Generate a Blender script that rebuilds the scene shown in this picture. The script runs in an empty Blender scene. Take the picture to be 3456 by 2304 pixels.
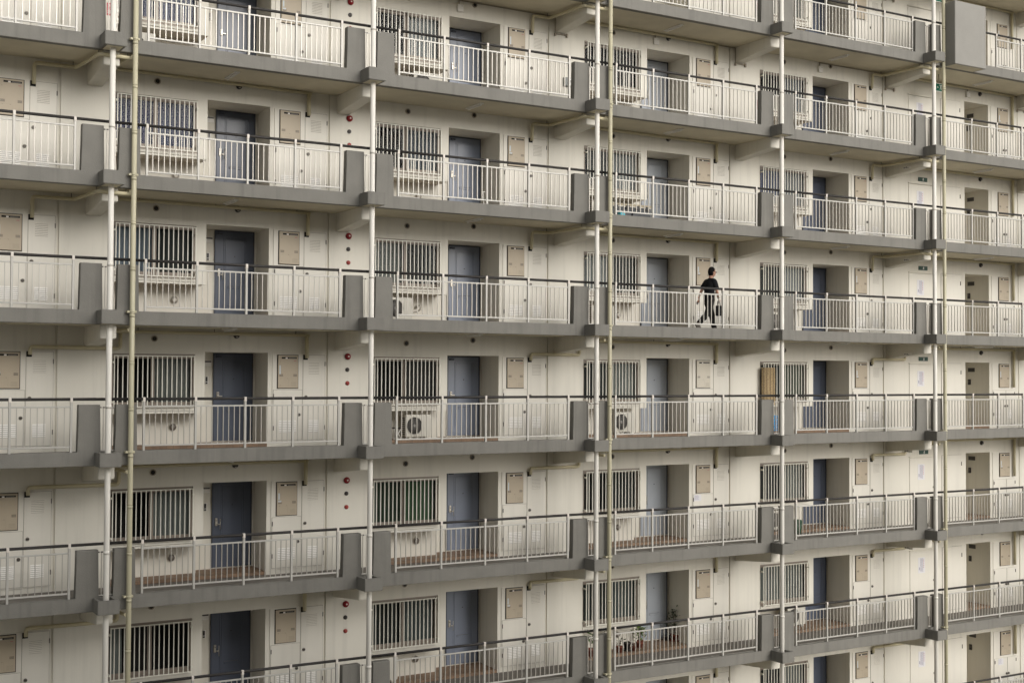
import bpy, bmesh, math, random
from mathutils import Vector, Matrix
random.seed(7)
S = 1.13                                   # plan units -> metres
C = bpy.context.scene.collection
scene = bpy.context.scene

# ------------------------------------------------------------------ materials
def new_mat(name):
    m = bpy.data.materials.new(name); m.use_nodes = True
    nt = m.node_tree; b = nt.nodes['Principled BSDF']
    return m, nt, b
def mat(name, col, rough=0.6, metal=0.0, var=0.0, vscale=3.0, bump=0.0, bscale=120.0, spec=0.5, stretch=None, streak=0.0):
    m, nt, b = new_mat(name)
    b.inputs['Base Color'].default_value = (*col, 1)
    b.inputs['Roughness'].default_value = rough
    b.inputs['Metallic'].default_value = metal
    b.inputs['Specular IOR Level'].default_value = spec
    if var or bump:
        tc = nt.nodes.new('ShaderNodeTexCoord')
        geo = nt.nodes.new('ShaderNodeNewGeometry')
    if var:
        mp = nt.nodes.new('ShaderNodeMapping'); nt.links.new(geo.outputs['Position'], mp.inputs['Vector'])
        mp.inputs['Scale'].default_value = stretch or (1, 1, 1)
        n = nt.nodes.new('ShaderNodeTexNoise'); n.inputs['Scale'].default_value = vscale
        n.inputs['Detail'].default_value = 6; n.inputs['Roughness'].default_value = 0.62
        nt.links.new(mp.outputs['Vector'], n.inputs['Vector'])
        r = nt.nodes.new('ShaderNodeMapRange'); r.inputs[1].default_value = 0.25; r.inputs[2].default_value = 0.75
        r.inputs[3].default_value = 1 - var; r.inputs[4].default_value = 1 + var * 0.6
        nt.links.new(n.outputs['Fac'], r.inputs[0])
        fac = r.outputs[0]
        if streak:                                 # rain streaks: noise drawn out down the wall, broken up by a broad mask
            m3 = nt.nodes.new('ShaderNodeMapping'); m3.inputs['Scale'].default_value = (7, 7, .35); nt.links.new(geo.outputs['Position'], m3.inputs['Vector'])
            n3 = nt.nodes.new('ShaderNodeTexNoise'); n3.inputs['Scale'].default_value = 1.0; n3.inputs['Detail'].default_value = 5; nt.links.new(m3.outputs[0], n3.inputs['Vector'])
            r3 = nt.nodes.new('ShaderNodeMapRange'); r3.inputs[1].default_value = .52; r3.inputs[2].default_value = .78; r3.inputs[3].default_value = 1.0; r3.inputs[4].default_value = 1 - streak
            nt.links.new(n3.outputs['Fac'], r3.inputs[0])
            ml = nt.nodes.new('ShaderNodeMath'); ml.operation = 'MULTIPLY'; nt.links.new(fac, ml.inputs[0]); nt.links.new(r3.outputs[0], ml.inputs[1]); fac = ml.outputs[0]
        mx = nt.nodes.new('ShaderNodeVectorMath'); mx.operation = 'SCALE'
        mx.inputs[0].default_value = col
        nt.links.new(fac, mx.inputs['Scale']); nt.links.new(mx.outputs['Vector'], b.inputs['Base Color'])
    if bump:
        n2 = nt.nodes.new('ShaderNodeTexNoise'); n2.inputs['Scale'].default_value = bscale; n2.inputs['Detail'].default_value = 3
        nt.links.new(geo.outputs['Position'], n2.inputs['Vector'])
        bp = nt.nodes.new('ShaderNodeBump'); bp.inputs['Strength'].default_value = bump; bp.inputs['Distance'].default_value = 0.01
        nt.links.new(n2.outputs['Fac'], bp.inputs['Height']); nt.links.new(bp.outputs['Normal'], b.inputs['Normal'])
    return m
M = {}
M['wall'] = mat('cream_wall_paint', (0.715, 0.685, 0.60), 0.6, var=0.06, vscale=0.9, bump=0.25, bscale=70, stretch=(1, 1, .45), streak=.10)
M['soffit'] = mat('soffit_paint', (0.67, 0.61, 0.46), 0.85, var=0.14, vscale=1.1, bump=0.15, bscale=60)
M['grey'] = mat('grey_concrete_paint', (0.19, 0.182, 0.16), 0.7, var=0.16, vscale=1.6, bump=0.4, bscale=45, streak=.24)
M['floor'] = mat('grey_floor_coating', (0.17, 0.155, 0.135), 0.7, var=0.15, vscale=2.5)
M['pole'] = mat('white_pole_enamel', (0.77, 0.74, 0.67), 0.55, var=0.04, vscale=1.2)
M['pipe'] = mat('beige_pipe_pvc', (0.50, 0.465, 0.325), 0.45, var=0.06, vscale=1.3)
M['drain'] = mat('ochre_drain_pvc', (0.60, 0.54, 0.36), 0.5, var=0.12, vscale=2.5)
M['joint'] = mat('pipe_joint_dark_ring', (0.17, 0.14, 0.08), 0.8)  # thin dark ring at each downpipe joint
M['rail'] = mat('dark_handrail_vinyl', (0.035, 0.032, 0.03), 0.6, spec=0.3)
M['bar'] = mat('ivory_railing_paint', (0.50, 0.485, 0.445), 0.45, metal=0.2, var=0.05, vscale=3)
M['baluster'] = mat('satin_baluster_bar', (0.52, 0.495, 0.45), 0.40, metal=0.5)
M['cap'] = mat('white_rail_clamp', (0.72, 0.665, 0.60), 0.4)
M['grille'] = mat('cream_grille_paint', (0.76, 0.74, 0.65), 0.4)
M['alu'] = mat('brown_aluminium_frame', (0.27, 0.23, 0.19), 0.42, metal=0.15)
M['dark'] = mat('dark_gap', (0.018, 0.017, 0.016), 0.9)
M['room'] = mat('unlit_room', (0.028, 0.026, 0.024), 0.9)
M['cup'] = mat('cream_cupboard_steel', (0.72, 0.69, 0.61), 0.5, var=0.04, vscale=1.5, streak=.06)
M['louvre'] = mat('louvre_pale_slat', (0.84, 0.82, 0.765), 0.4)  # lower louvre slats, paler than the cupboard doors
M['facing'] = mat('shading_block_render', (0.30, 0.28, 0.25), 0.85, var=0.1, vscale=.5)
M['knobmetal'] = mat('knob_dark_metal', (0.17, 0.155, 0.13), 0.4, metal=0.5)
M['screen'] = mat('pale_grey_screen_paint', (0.27, 0.26, 0.235), 0.7, var=0.08, vscale=1.6, bump=0.4, bscale=40)
M['gapshade'] = mat('cupboard_gap_shade', (0.26, 0.235, 0.20), 0.8)  # dark strips painting the shade in door gaps and under louvres
M['chrome'] = mat('satin_steel', (0.50, 0.47, 0.42), 0.35, metal=0.8)
M['hinge'] = mat('dark_hinge', (0.07, 0.06, 0.052), 0.5)
M['red'] = mat('alarm_red', (0.24, 0.008, 0.012), 0.3)
M['lampred'] = mat('indicator_red', (0.36, 0.06, 0.05), 0.25)
M['black'] = mat('black_plastic', (0.025, 0.022, 0.02), 0.35)
M['white'] = mat('white_plastic', (0.78, 0.76, 0.71), 0.45)
M['ac'] = mat('ac_casing_ivory', (0.60, 0.575, 0.50), 0.5, var=0.05, vscale=3)
M['acdark'] = mat('ac_fan_dark', (0.05, 0.045, 0.04), 0.6)
M['wire'] = mat('ac_wire_grey', (0.22, 0.21, 0.19), 0.5)
M['signred'] = mat('sign_red', (0.45, 0.02, 0.035), 0.5)
M['green'] = mat('sign_green', (0.012, 0.055, 0.038), 0.5)
M['paper'] = mat('paper_white', (0.70, 0.69, 0.70), 0.8)
M['ink'] = mat('ink_violet', (0.30, 0.28, 0.38), 0.8)
M['inkred'] = mat('ink_red', (0.50, 0.16, 0.18), 0.8)
M['sticker'] = mat('sticker_pale_blue', (0.55, 0.60, 0.62), 0.5)
M['terra'] = mat('terracotta', (0.22, 0.065, 0.038), 0.75, var=0.2, vscale=12)
M['leaf'] = mat('leaf_green', (0.06, 0.14, 0.03), 0.5, var=0.4, vscale=14)
M['leafy'] = mat('leaf_yellow_green', (0.16, 0.24, 0.04), 0.5, var=0.35, vscale=14)
M['leafd'] = mat('leaf_dark', (0.038, 0.065, 0.025), 0.5, var=0.4, vscale=14)
M['twig'] = mat('twig_brown', (0.09, 0.06, 0.035), 0.8)
M['skin'] = mat('skin', (0.42, 0.22, 0.145), 0.55)
M['hair'] = mat('black_hair', (0.008, 0.007, 0.007), 0.85, bump=0.4, bscale=200, spec=0.15)
M['shirt'] = mat('black_tshirt_cotton', (0.011, 0.011, 0.013), 0.9, spec=0.2, bump=0.4, bscale=40)
M['trouser'] = mat('charcoal_trousers', (0.015, 0.014, 0.0135), 0.9, spec=0.2, bump=0.4, bscale=30)
M['shoe'] = mat('grey_shoe', (0.10, 0.085, 0.07), 0.6)
M['bag'] = mat('black_bag_nylon', (0.014, 0.014, 0.015), 0.85, spec=0.2)
M['crate'] = mat('blue_crate_plastic', (0.04, 0.30, 0.62), 0.45)
M['cyan'] = mat('cyan_bag', (0.10, 0.50, 0.60), 0.5)
M['binlid'] = mat('tan_bin_lid', (0.40, 0.34, 0.23), 0.5)
M['bin'] = mat('slate_bin', (0.05, 0.055, 0.062), 0.5)
M['binbar'] = mat('white_bin_clip', (0.72, 0.70, 0.64), 0.5)
M['greenbin'] = mat('green_bin', (0.02, 0.07, 0.035), 0.5)
M['plate'] = mat('dark_name_plate', (0.06, 0.055, 0.05), 0.4)
M['ground'] = mat('courtyard_paving', (0.35, 0.33, 0.29), 0.85, var=0.2, vscale=0.4)
M['boxgrey'] = mat('grey_steel_box', (0.20, 0.21, 0.20), 0.5)
M['conduit'] = mat('conduit_grey', (0.36, 0.31, 0.24), 0.5)
DOORCOL = {0: (0.085, 0.100, 0.135), 1: (0.085, 0.100, 0.135), 2: (0.21, 0.24, 0.305), 3: (0.36, 0.39, 0.43), 4: (0.095, 0.112, 0.155), 5: (0.06, 0.07, 0.1)}  # blue paint, with each column's sky reflection worked into its tone
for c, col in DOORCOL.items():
    M['door%d' % c] = mat('blue_door_paint_sheen_%d' % c, col, 0.3, var=0.05, vscale=2)
M['doorframe'] = mat('blue_door_frame', (0.05, 0.06, 0.085), 0.45)

def tile_mat():
    m, nt, b = new_mat('brown_floor_tile')
    geo = nt.nodes.new('ShaderNodeNewGeometry')
    sep = nt.nodes.new('ShaderNodeSeparateXYZ'); nt.links.new(geo.outputs['Position'], sep.inputs[0])
    ad = nt.nodes.new('ShaderNodeMath'); ad.operation = 'ADD'
    nt.links.new(sep.outputs['Y'], ad.inputs[0]); nt.links.new(sep.outputs['Z'], ad.inputs[1])
    cm = nt.nodes.new('ShaderNodeCombineXYZ'); nt.links.new(sep.outputs['X'], cm.inputs[0]); nt.links.new(ad.outputs[0], cm.inputs[1])
    br = nt.nodes.new('ShaderNodeTexBrick'); br.offset = 0.0; nt.links.new(cm.outputs[0], br.inputs['Vector'])
    br.inputs['Scale'].default_value = 1.0; br.inputs['Brick Width'].default_value = 0.15; br.inputs['Row Height'].default_value = 0.15
    br.inputs['Mortar Size'].default_value = 0.005
    br.inputs['Color1'].default_value = (0.27, 0.172, 0.105, 1); br.inputs['Color2'].default_value = (0.225, 0.148, 0.094, 1)
    br.inputs['Mortar'].default_value = (0.165, 0.115, 0.08, 1)
    n = nt.nodes.new('ShaderNodeTexNoise'); n.inputs['Scale'].default_value = 3; n.inputs['Detail'].default_value = 6
    nt.links.new(geo.outputs['Position'], n.inputs['Vector'])
    r = nt.nodes.new('ShaderNodeMapRange'); r.inputs[1].default_value = .3; r.inputs[2].default_value = .7; r.inputs[3].default_value = 0.72; r.inputs[4].default_value = 1.1
    nt.links.new(n.outputs['Fac'], r.inputs[0])
    mx = nt.nodes.new('ShaderNodeVectorMath'); mx.operation = 'SCALE'
    nt.links.new(br.outputs['Color'], mx.inputs[0]); nt.links.new(r.outputs[0], mx.inputs['Scale']); nt.links.new(mx.outputs['Vector'], b.inputs['Base Color'])
    b.inputs['Roughness'].default_value = 0.6
    return m
M['tile'] = tile_mat()

def glass_mat():
    m = bpy.data.materials.new('window_glass'); m.use_nodes = True
    nt = m.node_tree; nt.nodes.clear()
    o = nt.nodes.new('ShaderNodeOutputMaterial'); mx = nt.nodes.new('ShaderNodeMixShader')
    t = nt.nodes.new('ShaderNodeBsdfTransparent'); t.inputs['Color'].default_value = (0.84, 0.85, 0.84, 1)
    g = nt.nodes.new('ShaderNodeBsdfGlossy'); g.inputs['Roughness'].default_value = 0.05
    f = nt.nodes.new('ShaderNodeFresnel'); f.inputs['IOR'].default_value = 1.22
    nt.links.new(f.outputs[0], mx.inputs[0]); nt.links.new(t.outputs[0], mx.inputs[1]); nt.links.new(g.outputs[0], mx.inputs[2])
    nt.links.new(mx.outputs[0], o.inputs[0])
    return m
M['glass'] = glass_mat()

def bamboo_mat():
    m, nt, b = new_mat('bamboo_reed')
    geo = nt.nodes.new('ShaderNodeNewGeometry')
    mp = nt.nodes.new('ShaderNodeMapping'); mp.inputs['Scale'].default_value = (14, 14, 60); nt.links.new(geo.outputs['Position'], mp.inputs['Vector'])
    n = nt.nodes.new('ShaderNodeTexNoise'); n.inputs['Scale'].default_value = 1.0; n.inputs['Detail'].default_value = 3
    nt.links.new(mp.outputs[0], n.inputs['Vector'])
    cr = nt.nodes.new('ShaderNodeValToRGB'); cr.color_ramp.elements[0].position = .3; cr.color_ramp.elements[1].position = .72
    cr.color_ramp.elements[0].color = (0.25, 0.165, 0.08, 1); cr.color_ramp.elements[1].color = (0.60, 0.47, 0.27, 1)
    nt.links.new(n.outputs['Fac'], cr.inputs[0]); nt.links.new(cr.outputs[0], b.inputs['Base Color'])
    b.inputs['Roughness'].default_value = .7
    return m
M['bamboo'] = bamboo_mat()
CURT = {}
def curtain_mat(col):
    if col not in CURT:
        CURT[col] = mat('curtain_fabric_%d' % len(CURT), col, 0.9, var=0.12, vscale=5)
    return CURT[col]

# ------------------------------------------------------------------ mesh builder (plan units in, metres out)
class MB:
    def __init__(s): s.bm = bmesh.new()
    def box(s, x0, x1, y0, y1, z0, z1, mi=0, bev=0.0, seg=1):
        bm = s.bm
        v = [bm.verts.new((x, y, z)) for x in (x0, x1) for y in (y0, y1) for z in (z0, z1)]
        fs = [bm.faces.new([v[i] for i in q]) for q in ((0, 1, 3, 2), (4, 6, 7, 5), (0, 4, 5, 1), (2, 3, 7, 6), (0, 2, 6, 4), (1, 5, 7, 3))]
        for f in fs: f.material_index = mi
        if bev:
            es = list({e for f in fs for e in f.edges})
            r = bmesh.ops.bevel(bm, geom=es, offset=bev, segments=seg, affect='EDGES', profile=0.6)
            for f in r['faces']: f.material_index = mi
        return s
    def quad(s, pts, mi=0):
        f = s.bm.faces.new([s.bm.verts.new(p) for p in pts]); f.material_index = mi; return s
    def xz(s, x0, x1, z0, z1, y, mi=0):            # a sheet facing -Y
        return s.quad([(x0, y, z0), (x1, y, z0), (x1, y, z1), (x0, y, z1)], mi)
    def prism(s, pts, y0, y1, mi=0, bev=0.0):      # outline in XZ extruded along Y
        bm = s.bm
        a = [bm.verts.new((x, y0, z)) for x, z in pts]; b = [bm.verts.new((x, y1, z)) for x, z in pts]
        n = len(pts); fs = [bm.faces.new(a), bm.faces.new(b[::-1])]
        for i in range(n):
            j = (i + 1) % n; fs.append(bm.faces.new([a[i], b[i], b[j], a[j]]))
        for f in fs: f.material_index = mi
        if bev:
            es = list({e for f in fs for e in f.edges})
            r = bmesh.ops.bevel(bm, geom=es, offset=bev, segments=2, affect='EDGES', profile=0.6)
            for f in r['faces']: f.material_index = mi
        return s
    def cyl(s, p0, p1, r, n=12, mi=0, r1=None, cap=True, smooth=True):
        p0, p1 = Vector(p0), Vector(p1); d = (p1 - p0).normalized()
        u = d.orthogonal().normalized(); w = d.cross(u); r1 = r if r1 is None else r1
        A = [s.bm.verts.new(p0 + (u * math.cos(t) + w * math.sin(t)) * r) for t in [2 * math.pi * i / n for i in range(n)]]
        B = [s.bm.verts.new(p1 + (u * math.cos(t) + w * math.sin(t)) * r1) for t in [2 * math.pi * i / n for i in range(n)]]
        for i in range(n):
            f = s.bm.faces.new([A[i], A[(i + 1) % n], B[(i + 1) % n], B[i]]); f.smooth = smooth; f.material_index = mi
        if cap:
            for q in (A[::-1], B):
                f = s.bm.faces.new(q); f.material_index = mi
        return s
    def tube(s, path, r, n=10, mi=0):              # rounded pipe along a path with elbows
        P = [Vector(p) for p in path]
        pts = [P[0]]
        for i in range(1, len(P) - 1):
            a, b, c = P[i - 1], P[i], P[i + 1]; k = min(r * 1.6, (b - a).length * .45, (c - b).length * .45)
            q0 = b + (a - b).normalized() * k; q1 = b + (c - b).normalized() * k
            for t in (0, .33, .67, 1): pts.append(q0 * (1 - t) ** 2 + b * 2 * t * (1 - t) + q1 * t * t)
        pts.append(P[-1])
        rings = []; u = None
        for i, p in enumerate(pts):
            d = (pts[min(i + 1, len(pts) - 1)] - pts[max(i - 1, 0)]).normalized()
            u = d.orthogonal().normalized() if u is None else (u - d * u.dot(d)).normalized()
            w = d.cross(u)
            rings.append([s.bm.verts.new(p + (u * math.cos(t) + w * math.sin(t)) * r) for t in [2 * math.pi * j / n for j in range(n)]])
        for a, b in zip(rings, rings[1:]):
            for j in range(n):
                f = s.bm.faces.new([a[j], a[(j + 1) % n], b[(j + 1) % n], b[j]]); f.smooth = True; f.material_index = mi
        for q in (rings[0][::-1], rings[-1]):
            f = s.bm.faces.new(q); f.material_index = mi
        return s
    def lathe(s, prof, c, axis='y', n=20, mi=0):   # prof: (radius, offset along axis)
        rings = []
        for r, h in prof:
            ring = []
            for i in range(n):
                t = 2 * math.pi * i / n; a, b = math.cos(t) * r, math.sin(t) * r
                v = (c[0] + a, c[1] + h, c[2] + b) if axis == 'y' else (c[0] + a, c[1] + b, c[2] + h)
                ring.append(s.bm.verts.new(v))
            rings.append(ring)
        for a, b in zip(rings, rings[1:]):
            for i in range(n):
                f = s.bm.faces.new([a[i], a[(i + 1) % n], b[(i + 1) % n], b[i]]); f.smooth = True; f.material_index = mi
        for q in (rings[0], rings[-1]):
            f = s.bm.faces.new(q); f.material_index = mi
        return s
    def mesh(s, name, mats):
        bmesh.ops.recalc_face_normals(s.bm, faces=s.bm.faces)
        bmesh.ops.scale(s.bm, vec=(S, S, S), verts=s.bm.verts)
        me = bpy.data.meshes.new(name); s.bm.to_mesh(me); s.bm.free()
        for m in (mats if isinstance(mats, (list, tuple)) else [mats]): me.materials.append(M[m] if isinstance(m, str) else m)
        return me
def put(name, me, parent=None, loc=(0, 0, 0), sc=1.0):
    if sc != 1.0: me.transform(Matrix.Scale(sc, 4))
    o = bpy.data.objects.new(name, me); C.objects.link(o)
    o.location = Vector(loc) * S; o.parent = parent
    return o
def thing(name, label, cat, loc=(0, 0, 0), group=None, me=None):
    o = bpy.data.objects.new(name, me); C.objects.link(o); o.location = Vector(loc) * S
    if not me: o.empty_display_size = 0.1
    o['label'] = label; o['category'] = cat
    if group: o['group'] = group
    return o
def copy_thing(src, loc, label):                  # a copy of a thing, its parts and their sub-parts
    r = src.copy(); C.objects.link(r); r.location = Vector(loc) * S; r['label'] = label
    for ch in [o for o in src.children]:
        c = ch.copy(); C.objects.link(c); c.parent = r
        for g in [o for o in ch.children]:
            d = g.copy(); C.objects.link(d); d.parent = c
    return r

# ------------------------------------------------------------------ layout
ROWS = ['T', '0', 'A', 'B', 'C', 'D', 'E', 'F', 'G']
ZR = dict(T=1.79, A=-3.1525, B=-5.6216, C=-8.1, D=-10.6256, E=-13.2062, F=-15.7768, G=-18.35)
ZR['0'] = -0.679
ROWTXT = {'0': 'top storey', 'A': 'second storey from the top', 'B': 'storey above the walking man', 'C': "walking man's storey",
          'D': 'bamboo-blind storey', 'E': 'storey below the bamboo blind', 'F': 'storey with potted plants', 'G': 'bottom storey', 'T': 'roof edge storey'}
COLTXT = {0: 'edge column', 1: 'alarm-bell column', 2: 'column after the bells', 3: "walking man's column", 4: 'bamboo-blind column', 5: 'exit-sign column'}
def where(r, c): return ROWTXT[r] + ', ' + COLTXT[c]
AX = {c: (c - 1) * 5.405 for c in range(0, 6)}           # apartment origins
PX = {0: -5.4, 1: 0.0, 2: 5.087, 3: 10.494, 4: 15.9, 5: 21.275, 6: 26.68}      # first railing post of each bay
POLE = {i: PX[i + 1] - 0.70 for i in range(-1, 6)}       # pole axes
POLE[4] = 20.53
SPC = {0: 1.03, 1: 0.956, 2: 1.036, 3: 1.034, 4: 1.031, 5: 1.036}
OFF0 = {0: 0.0}
XL, XR = -6.6, 27.6
YW = 1.32
def above(r): return ROWS[ROWS.index(r) - 1]
def ceil_z(r): return ZR[above(r)] - 1.18

bld = thing('apartment_building', 'cream concrete apartment block with grey walkways on every storey', 'building', (10.5, 1.3, -27))
BO = Vector((10.5, 1.3, -27))
def bpart(name, me, loc=(0, 0, 0), parent=None):
    o = bpy.data.objects.new(name, me); C.objects.link(o)
    if parent is None: o.parent = bld; o.location = (Vector(loc) - BO) * S
    else: o.parent = parent; o.location = Vector(loc) * S
    return o

# ------------------------------------------------------------------ walls, per storey
def wall_mesh(r):
    z0 = ZR[r]; zf, zc = z0 - 1.02, ceil_z(r) + 0.02
    m = MB()
    def sheet(x0, x1, a, b, y=YW, mi=0):
        if x1 - x0 > 1e-4 and b - a > 1e-4: m.xz(x0, x1, z0 + a, z0 + b, y, mi)
    F, T = zf - z0, zc - z0
    x = XL
    for c in range(0, 6):
        a = AX[c]
        nl, wl, wr, rl, rr = a - .29, a - .29, a + 1.335, a + 1.535, a + 2.834
        if c == 5: rl, rr = 23.614, 24.63
        yb = 2.19; xb = rr + (.035 if c != 5 else 0.0)
        if c in (1, 2, 3, 4):
            sheet(x, wl, F, T)                                   # plain wall up to the window
            sheet(wl, wr, .845, T); sheet(wl, wr, -.307, -.205)
            sheet(wr, rl, -.307, T)                              # pillar between window and porch
            # window opening: reveal and dark room behind
            for q in ([(wl, YW, -.205), (wr, YW, -.205), (wr, 1.42, -.205), (wl, 1.42, -.205)], [(wl, YW, .845), (wl, 1.42, .845), (wr, 1.42, .845), (wr, YW, .845)],
                      [(wl, YW, -.205), (wl, 1.42, -.205), (wl, 1.42, .845), (wl, YW, .845)], [(wr, YW, -.205), (wr, YW, .845), (wr, 1.42, .845), (wr, 1.42, -.205)]):
                m.quad([(p[0], p[1], p[2] + z0) for p in q], 0)
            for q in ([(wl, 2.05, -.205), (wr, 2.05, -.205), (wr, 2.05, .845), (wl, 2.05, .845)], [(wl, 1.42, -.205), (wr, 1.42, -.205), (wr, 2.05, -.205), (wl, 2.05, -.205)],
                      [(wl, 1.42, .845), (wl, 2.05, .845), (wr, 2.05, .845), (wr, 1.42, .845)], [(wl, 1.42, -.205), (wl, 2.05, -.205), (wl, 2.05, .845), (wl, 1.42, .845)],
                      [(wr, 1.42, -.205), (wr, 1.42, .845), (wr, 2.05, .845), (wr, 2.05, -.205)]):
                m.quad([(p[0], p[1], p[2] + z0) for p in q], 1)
            # niche under the window
            m.quad([(nl, YW, z0 - .307), (nl, 2.19, z0 - .307), (rl, 2.19, z0 - .307), (rl, YW, z0 - .307)])
            sheet(nl, a + 1.547, F, -.307, 1.83)
            m.quad([(nl, YW, zf), (nl, 1.83, zf), (nl, 1.83, z0 - .307), (nl, YW, z0 - .307)])
            m.quad([(a + 1.547, 1.83, zf), (a + 1.547, yb, zf), (a + 1.547, yb, z0 - .307), (a + 1.547, 1.83, z0 - .307)])
            sheet(a + 1.547, rl, F, -.307, yb) if a + 1.547 < rl else None
            m.quad([(rl, YW, z0 - .307), (rl, YW, z0 + .895), (rl, yb, z0 + .895), (rl, yb, z0 - .307)])     # left cheek of the porch
        else:
            sheet(x, rl, F, T)
            m.quad([(rl, YW, zf), (rl, YW, z0 + .895), (rl, yb, z0 + .895), (rl, yb, zf)])
        # entrance porch
        sheet(rl, rr, .895, T)
        m.quad([(rl, YW, z0 + .895), (rr, YW, z0 + .895), (xb, yb, z0 + .895), (rl, yb, z0 + .895)])
        m.quad([(rr, YW, zf), (xb, yb, zf), (xb, yb, z0 + .895), (rr, YW, z0 + .895)])
        bl = min(rl, a + 1.547)
        if c == 5: sheet(rl, xb, F, .895, yb)
        else: sheet(bl, xb, F, .895, yb)
        # right part up to the expansion groove
        gl, gr = a + 4.097, a + 4.136
        if c == 5: gl, gr = 25.90, 25.93
        sheet(rr, gl, F, T)
        m.quad([(gl, YW, zf), (gl, YW, zc), (gl, YW + .03, zc), (gl, YW + .03, zf)]); m.quad([(gr, YW, zf), (gr, YW + .03, zf), (gr, YW + .03, zc), (gr, YW, zc)])
        sheet(gl, gr, F, T, YW + .03)
        x = gr
    sheet(x, XR, F, T)
    m.quad([(XL, YW, zf), (XL, 2.4, zf), (XL, 2.4, zc), (XL, YW, zc)]); m.quad([(XR, YW, zf), (XR, YW, zc), (XR, 2.4, zc), (XR, 2.4, zf)])
    # storey G runs down to the ground as a plain plinth wall
    if r == 'G': m.xz(XL, XR, -27, zf - .2, YW)
    return m.mesh('storey_wall', ['wall', 'room'])
for r in ROWS[1:]: bpart('wall', wall_mesh(r))
bpart('rear_block', MB().box(XL, XR, 2.35, 9.5, -27, 2.2).mesh('rear_block', 'wall'))

# ------------------------------------------------------------------ walkways
def walkway_mesh(r):
    m = MB(); z = ZR[r]
    m.box(XL, XR, .06, 2.35, z - 1.18, z - 1.09, 1)
    m.box(XL, XR, .06, 2.34, z - 1.088, z - 1.0, 0)
    return m.mesh('walkway', ['floor', 'soffit'])
def parapet_mesh(r):
    z = ZR[r]; zb, zt, zp = z - 1.187, z - .945, z - .095
    pts = [(XL, zb), (XR, zb), (XR, zt)]
    for i in range(5, -2, -1):
        P = POLE[i]
        R1, R0, L1, L0 = P + .552, P + .18, P - .095, P - .472
        if i == 4: R1, R0 = P + .49, P + .16
        if r == '0' and i == 4: R1, R0 = P + .49, P + .16
        if R1 < XL or L0 > XR: continue
        pts += [(R1, zt), (R1, zp), (R0, zp), (R0, zt)]
        if L0 > XL: pts += [(L1, zt), (L1, zp), (L0, zp), (L0, zt)]
    pts.append((XL, zt))
    return MB().prism(pts, -.09, .058, 0, 0.012).mesh('parapet', ['grey'])
def ledge_mesh():                                  # hollow concrete tray that holds the pole
    m = MB(); x0, x1, y0, y1, z0, z1 = -.19, .19, -.5, -.088, -1.19, -.94
    bm = m.bm                                      # one closed shell: outer block with a well sunk into its top
    O = [[bm.verts.new((x, y, z)) for x, y in ((x0, y0), (x1, y0), (x1, y1), (x0, y1))] for z in (z0, z1)]
    I = [[bm.verts.new((x, y, z)) for x, y in ((x0 + .05, y0 + .05), (x1 - .075, y0 + .05), (x1 - .075, y1 - .02), (x0 + .05, y1 - .02))] for z in (z0 + .05, z1)]
    bm.faces.new(O[0][::-1]); bm.faces.new(I[0])
    for i in range(4):
        j = (i + 1) % 4
        bm.faces.new([O[0][i], O[0][j], O[1][j], O[1][i]]); bm.faces.new([I[0][j], I[0][i], I[1][i], I[1][j]]); bm.faces.new([O[1][i], O[1][j], I[1][j], I[1][i]])
    bmesh.ops.bevel(bm, geom=[e for e in bm.edges if all(v in O[0] or v in O[1] for v in e.verts)], offset=.008, segments=2, affect='EDGES')
    m.box(x0 + .05, x1 - .05, y0 + .05, y1, z0 - .003, z0 + .01, 1)
    return m.mesh('pole_ledge', ['grey', 'soffit'])
LEDGE = ledge_mesh()
def bracket_mesh():                                # cantilever beam under the walkway, deeper at the wall
    m = MB(); x0, x1 = -.095, .19; bm = m.bm
    prof = [(0.0, -1.175), (0.0, -1.435), (YW + .02, -1.56), (YW + .02, -1.175)]
    a = [bm.verts.new((x0, y, z)) for y, z in prof]; b = [bm.verts.new((x1, y, z)) for y, z in prof]
    fs = [bm.faces.new(a), bm.faces.new(b[::-1])] + [bm.faces.new([a[i], b[i], b[(i + 1) % 4], a[(i + 1) % 4]]) for i in range(4)]
    bmesh.ops.bevel(bm, geom=list({e for f in fs for e in f.edges}), offset=.01, segments=2, affect='EDGES')
    return m.mesh('bracket', ['wall'])
BRK = bracket_mesh()
for r in ROWS:
    bpart('walkway', walkway_mesh(r)); bpart('parapet', parapet_mesh(r))
    for i in range(-1, 6):
        bpart('pole_ledge', LEDGE, (POLE[i], 0, ZR[r])); bpart('cantilever_bracket', BRK, (POLE[i], 0, ZR[r]))
# large grey screen box on the top storey beside the downpipe
bpart('privacy_screen', MB().box(21.10, 22.32, -.5, -.092, ZR['0'] - 1.19, ZR['0'] + .50, 0, .012).box(21.16, 22.26, -.45, -.094, ZR['0'] - 1.193, ZR['0'] - 1.18, 1).mesh('privacy_screen', ['screen', 'soffit']))

# ------------------------------------------------------------------ windows
def window_frame_mesh():
    m = MB(); x0, x1, z0, z1 = -.288, 1.333, -.203, .843; y0, y1 = 1.345, 1.415
    m.box(x0, x1, y0, y1, z1 - .03, z1); m.box(x0, x1, y0 - .01, y1, z0, z0 + .03)
    m.box(x0, x0 + .03, y0, y1, z0 + .03, z1 - .03); m.box(x1 - .03, x1, y0, y1, z0 + .03, z1 - .03)
    return m.mesh('window', ['alu'])
def sash_mesh():
    m = MB(); w = .80; z0, z1 = -.172, .812
    m.box(0, w, 0, .022, z0, z0 + .085, 0, .004); m.box(0, w, 0, .022, z1 - .06, z1, 0, .004)
    m.box(0, .04, .001, .021, z0 + .085, z1 - .06); m.box(w - .04, w, .001, .021, z0 + .085, z1 - .06)
    m.box(0, w, -.004, .001, z0 + .05, z0 + .056)
    return m.mesh('sash', ['alu'])
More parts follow.
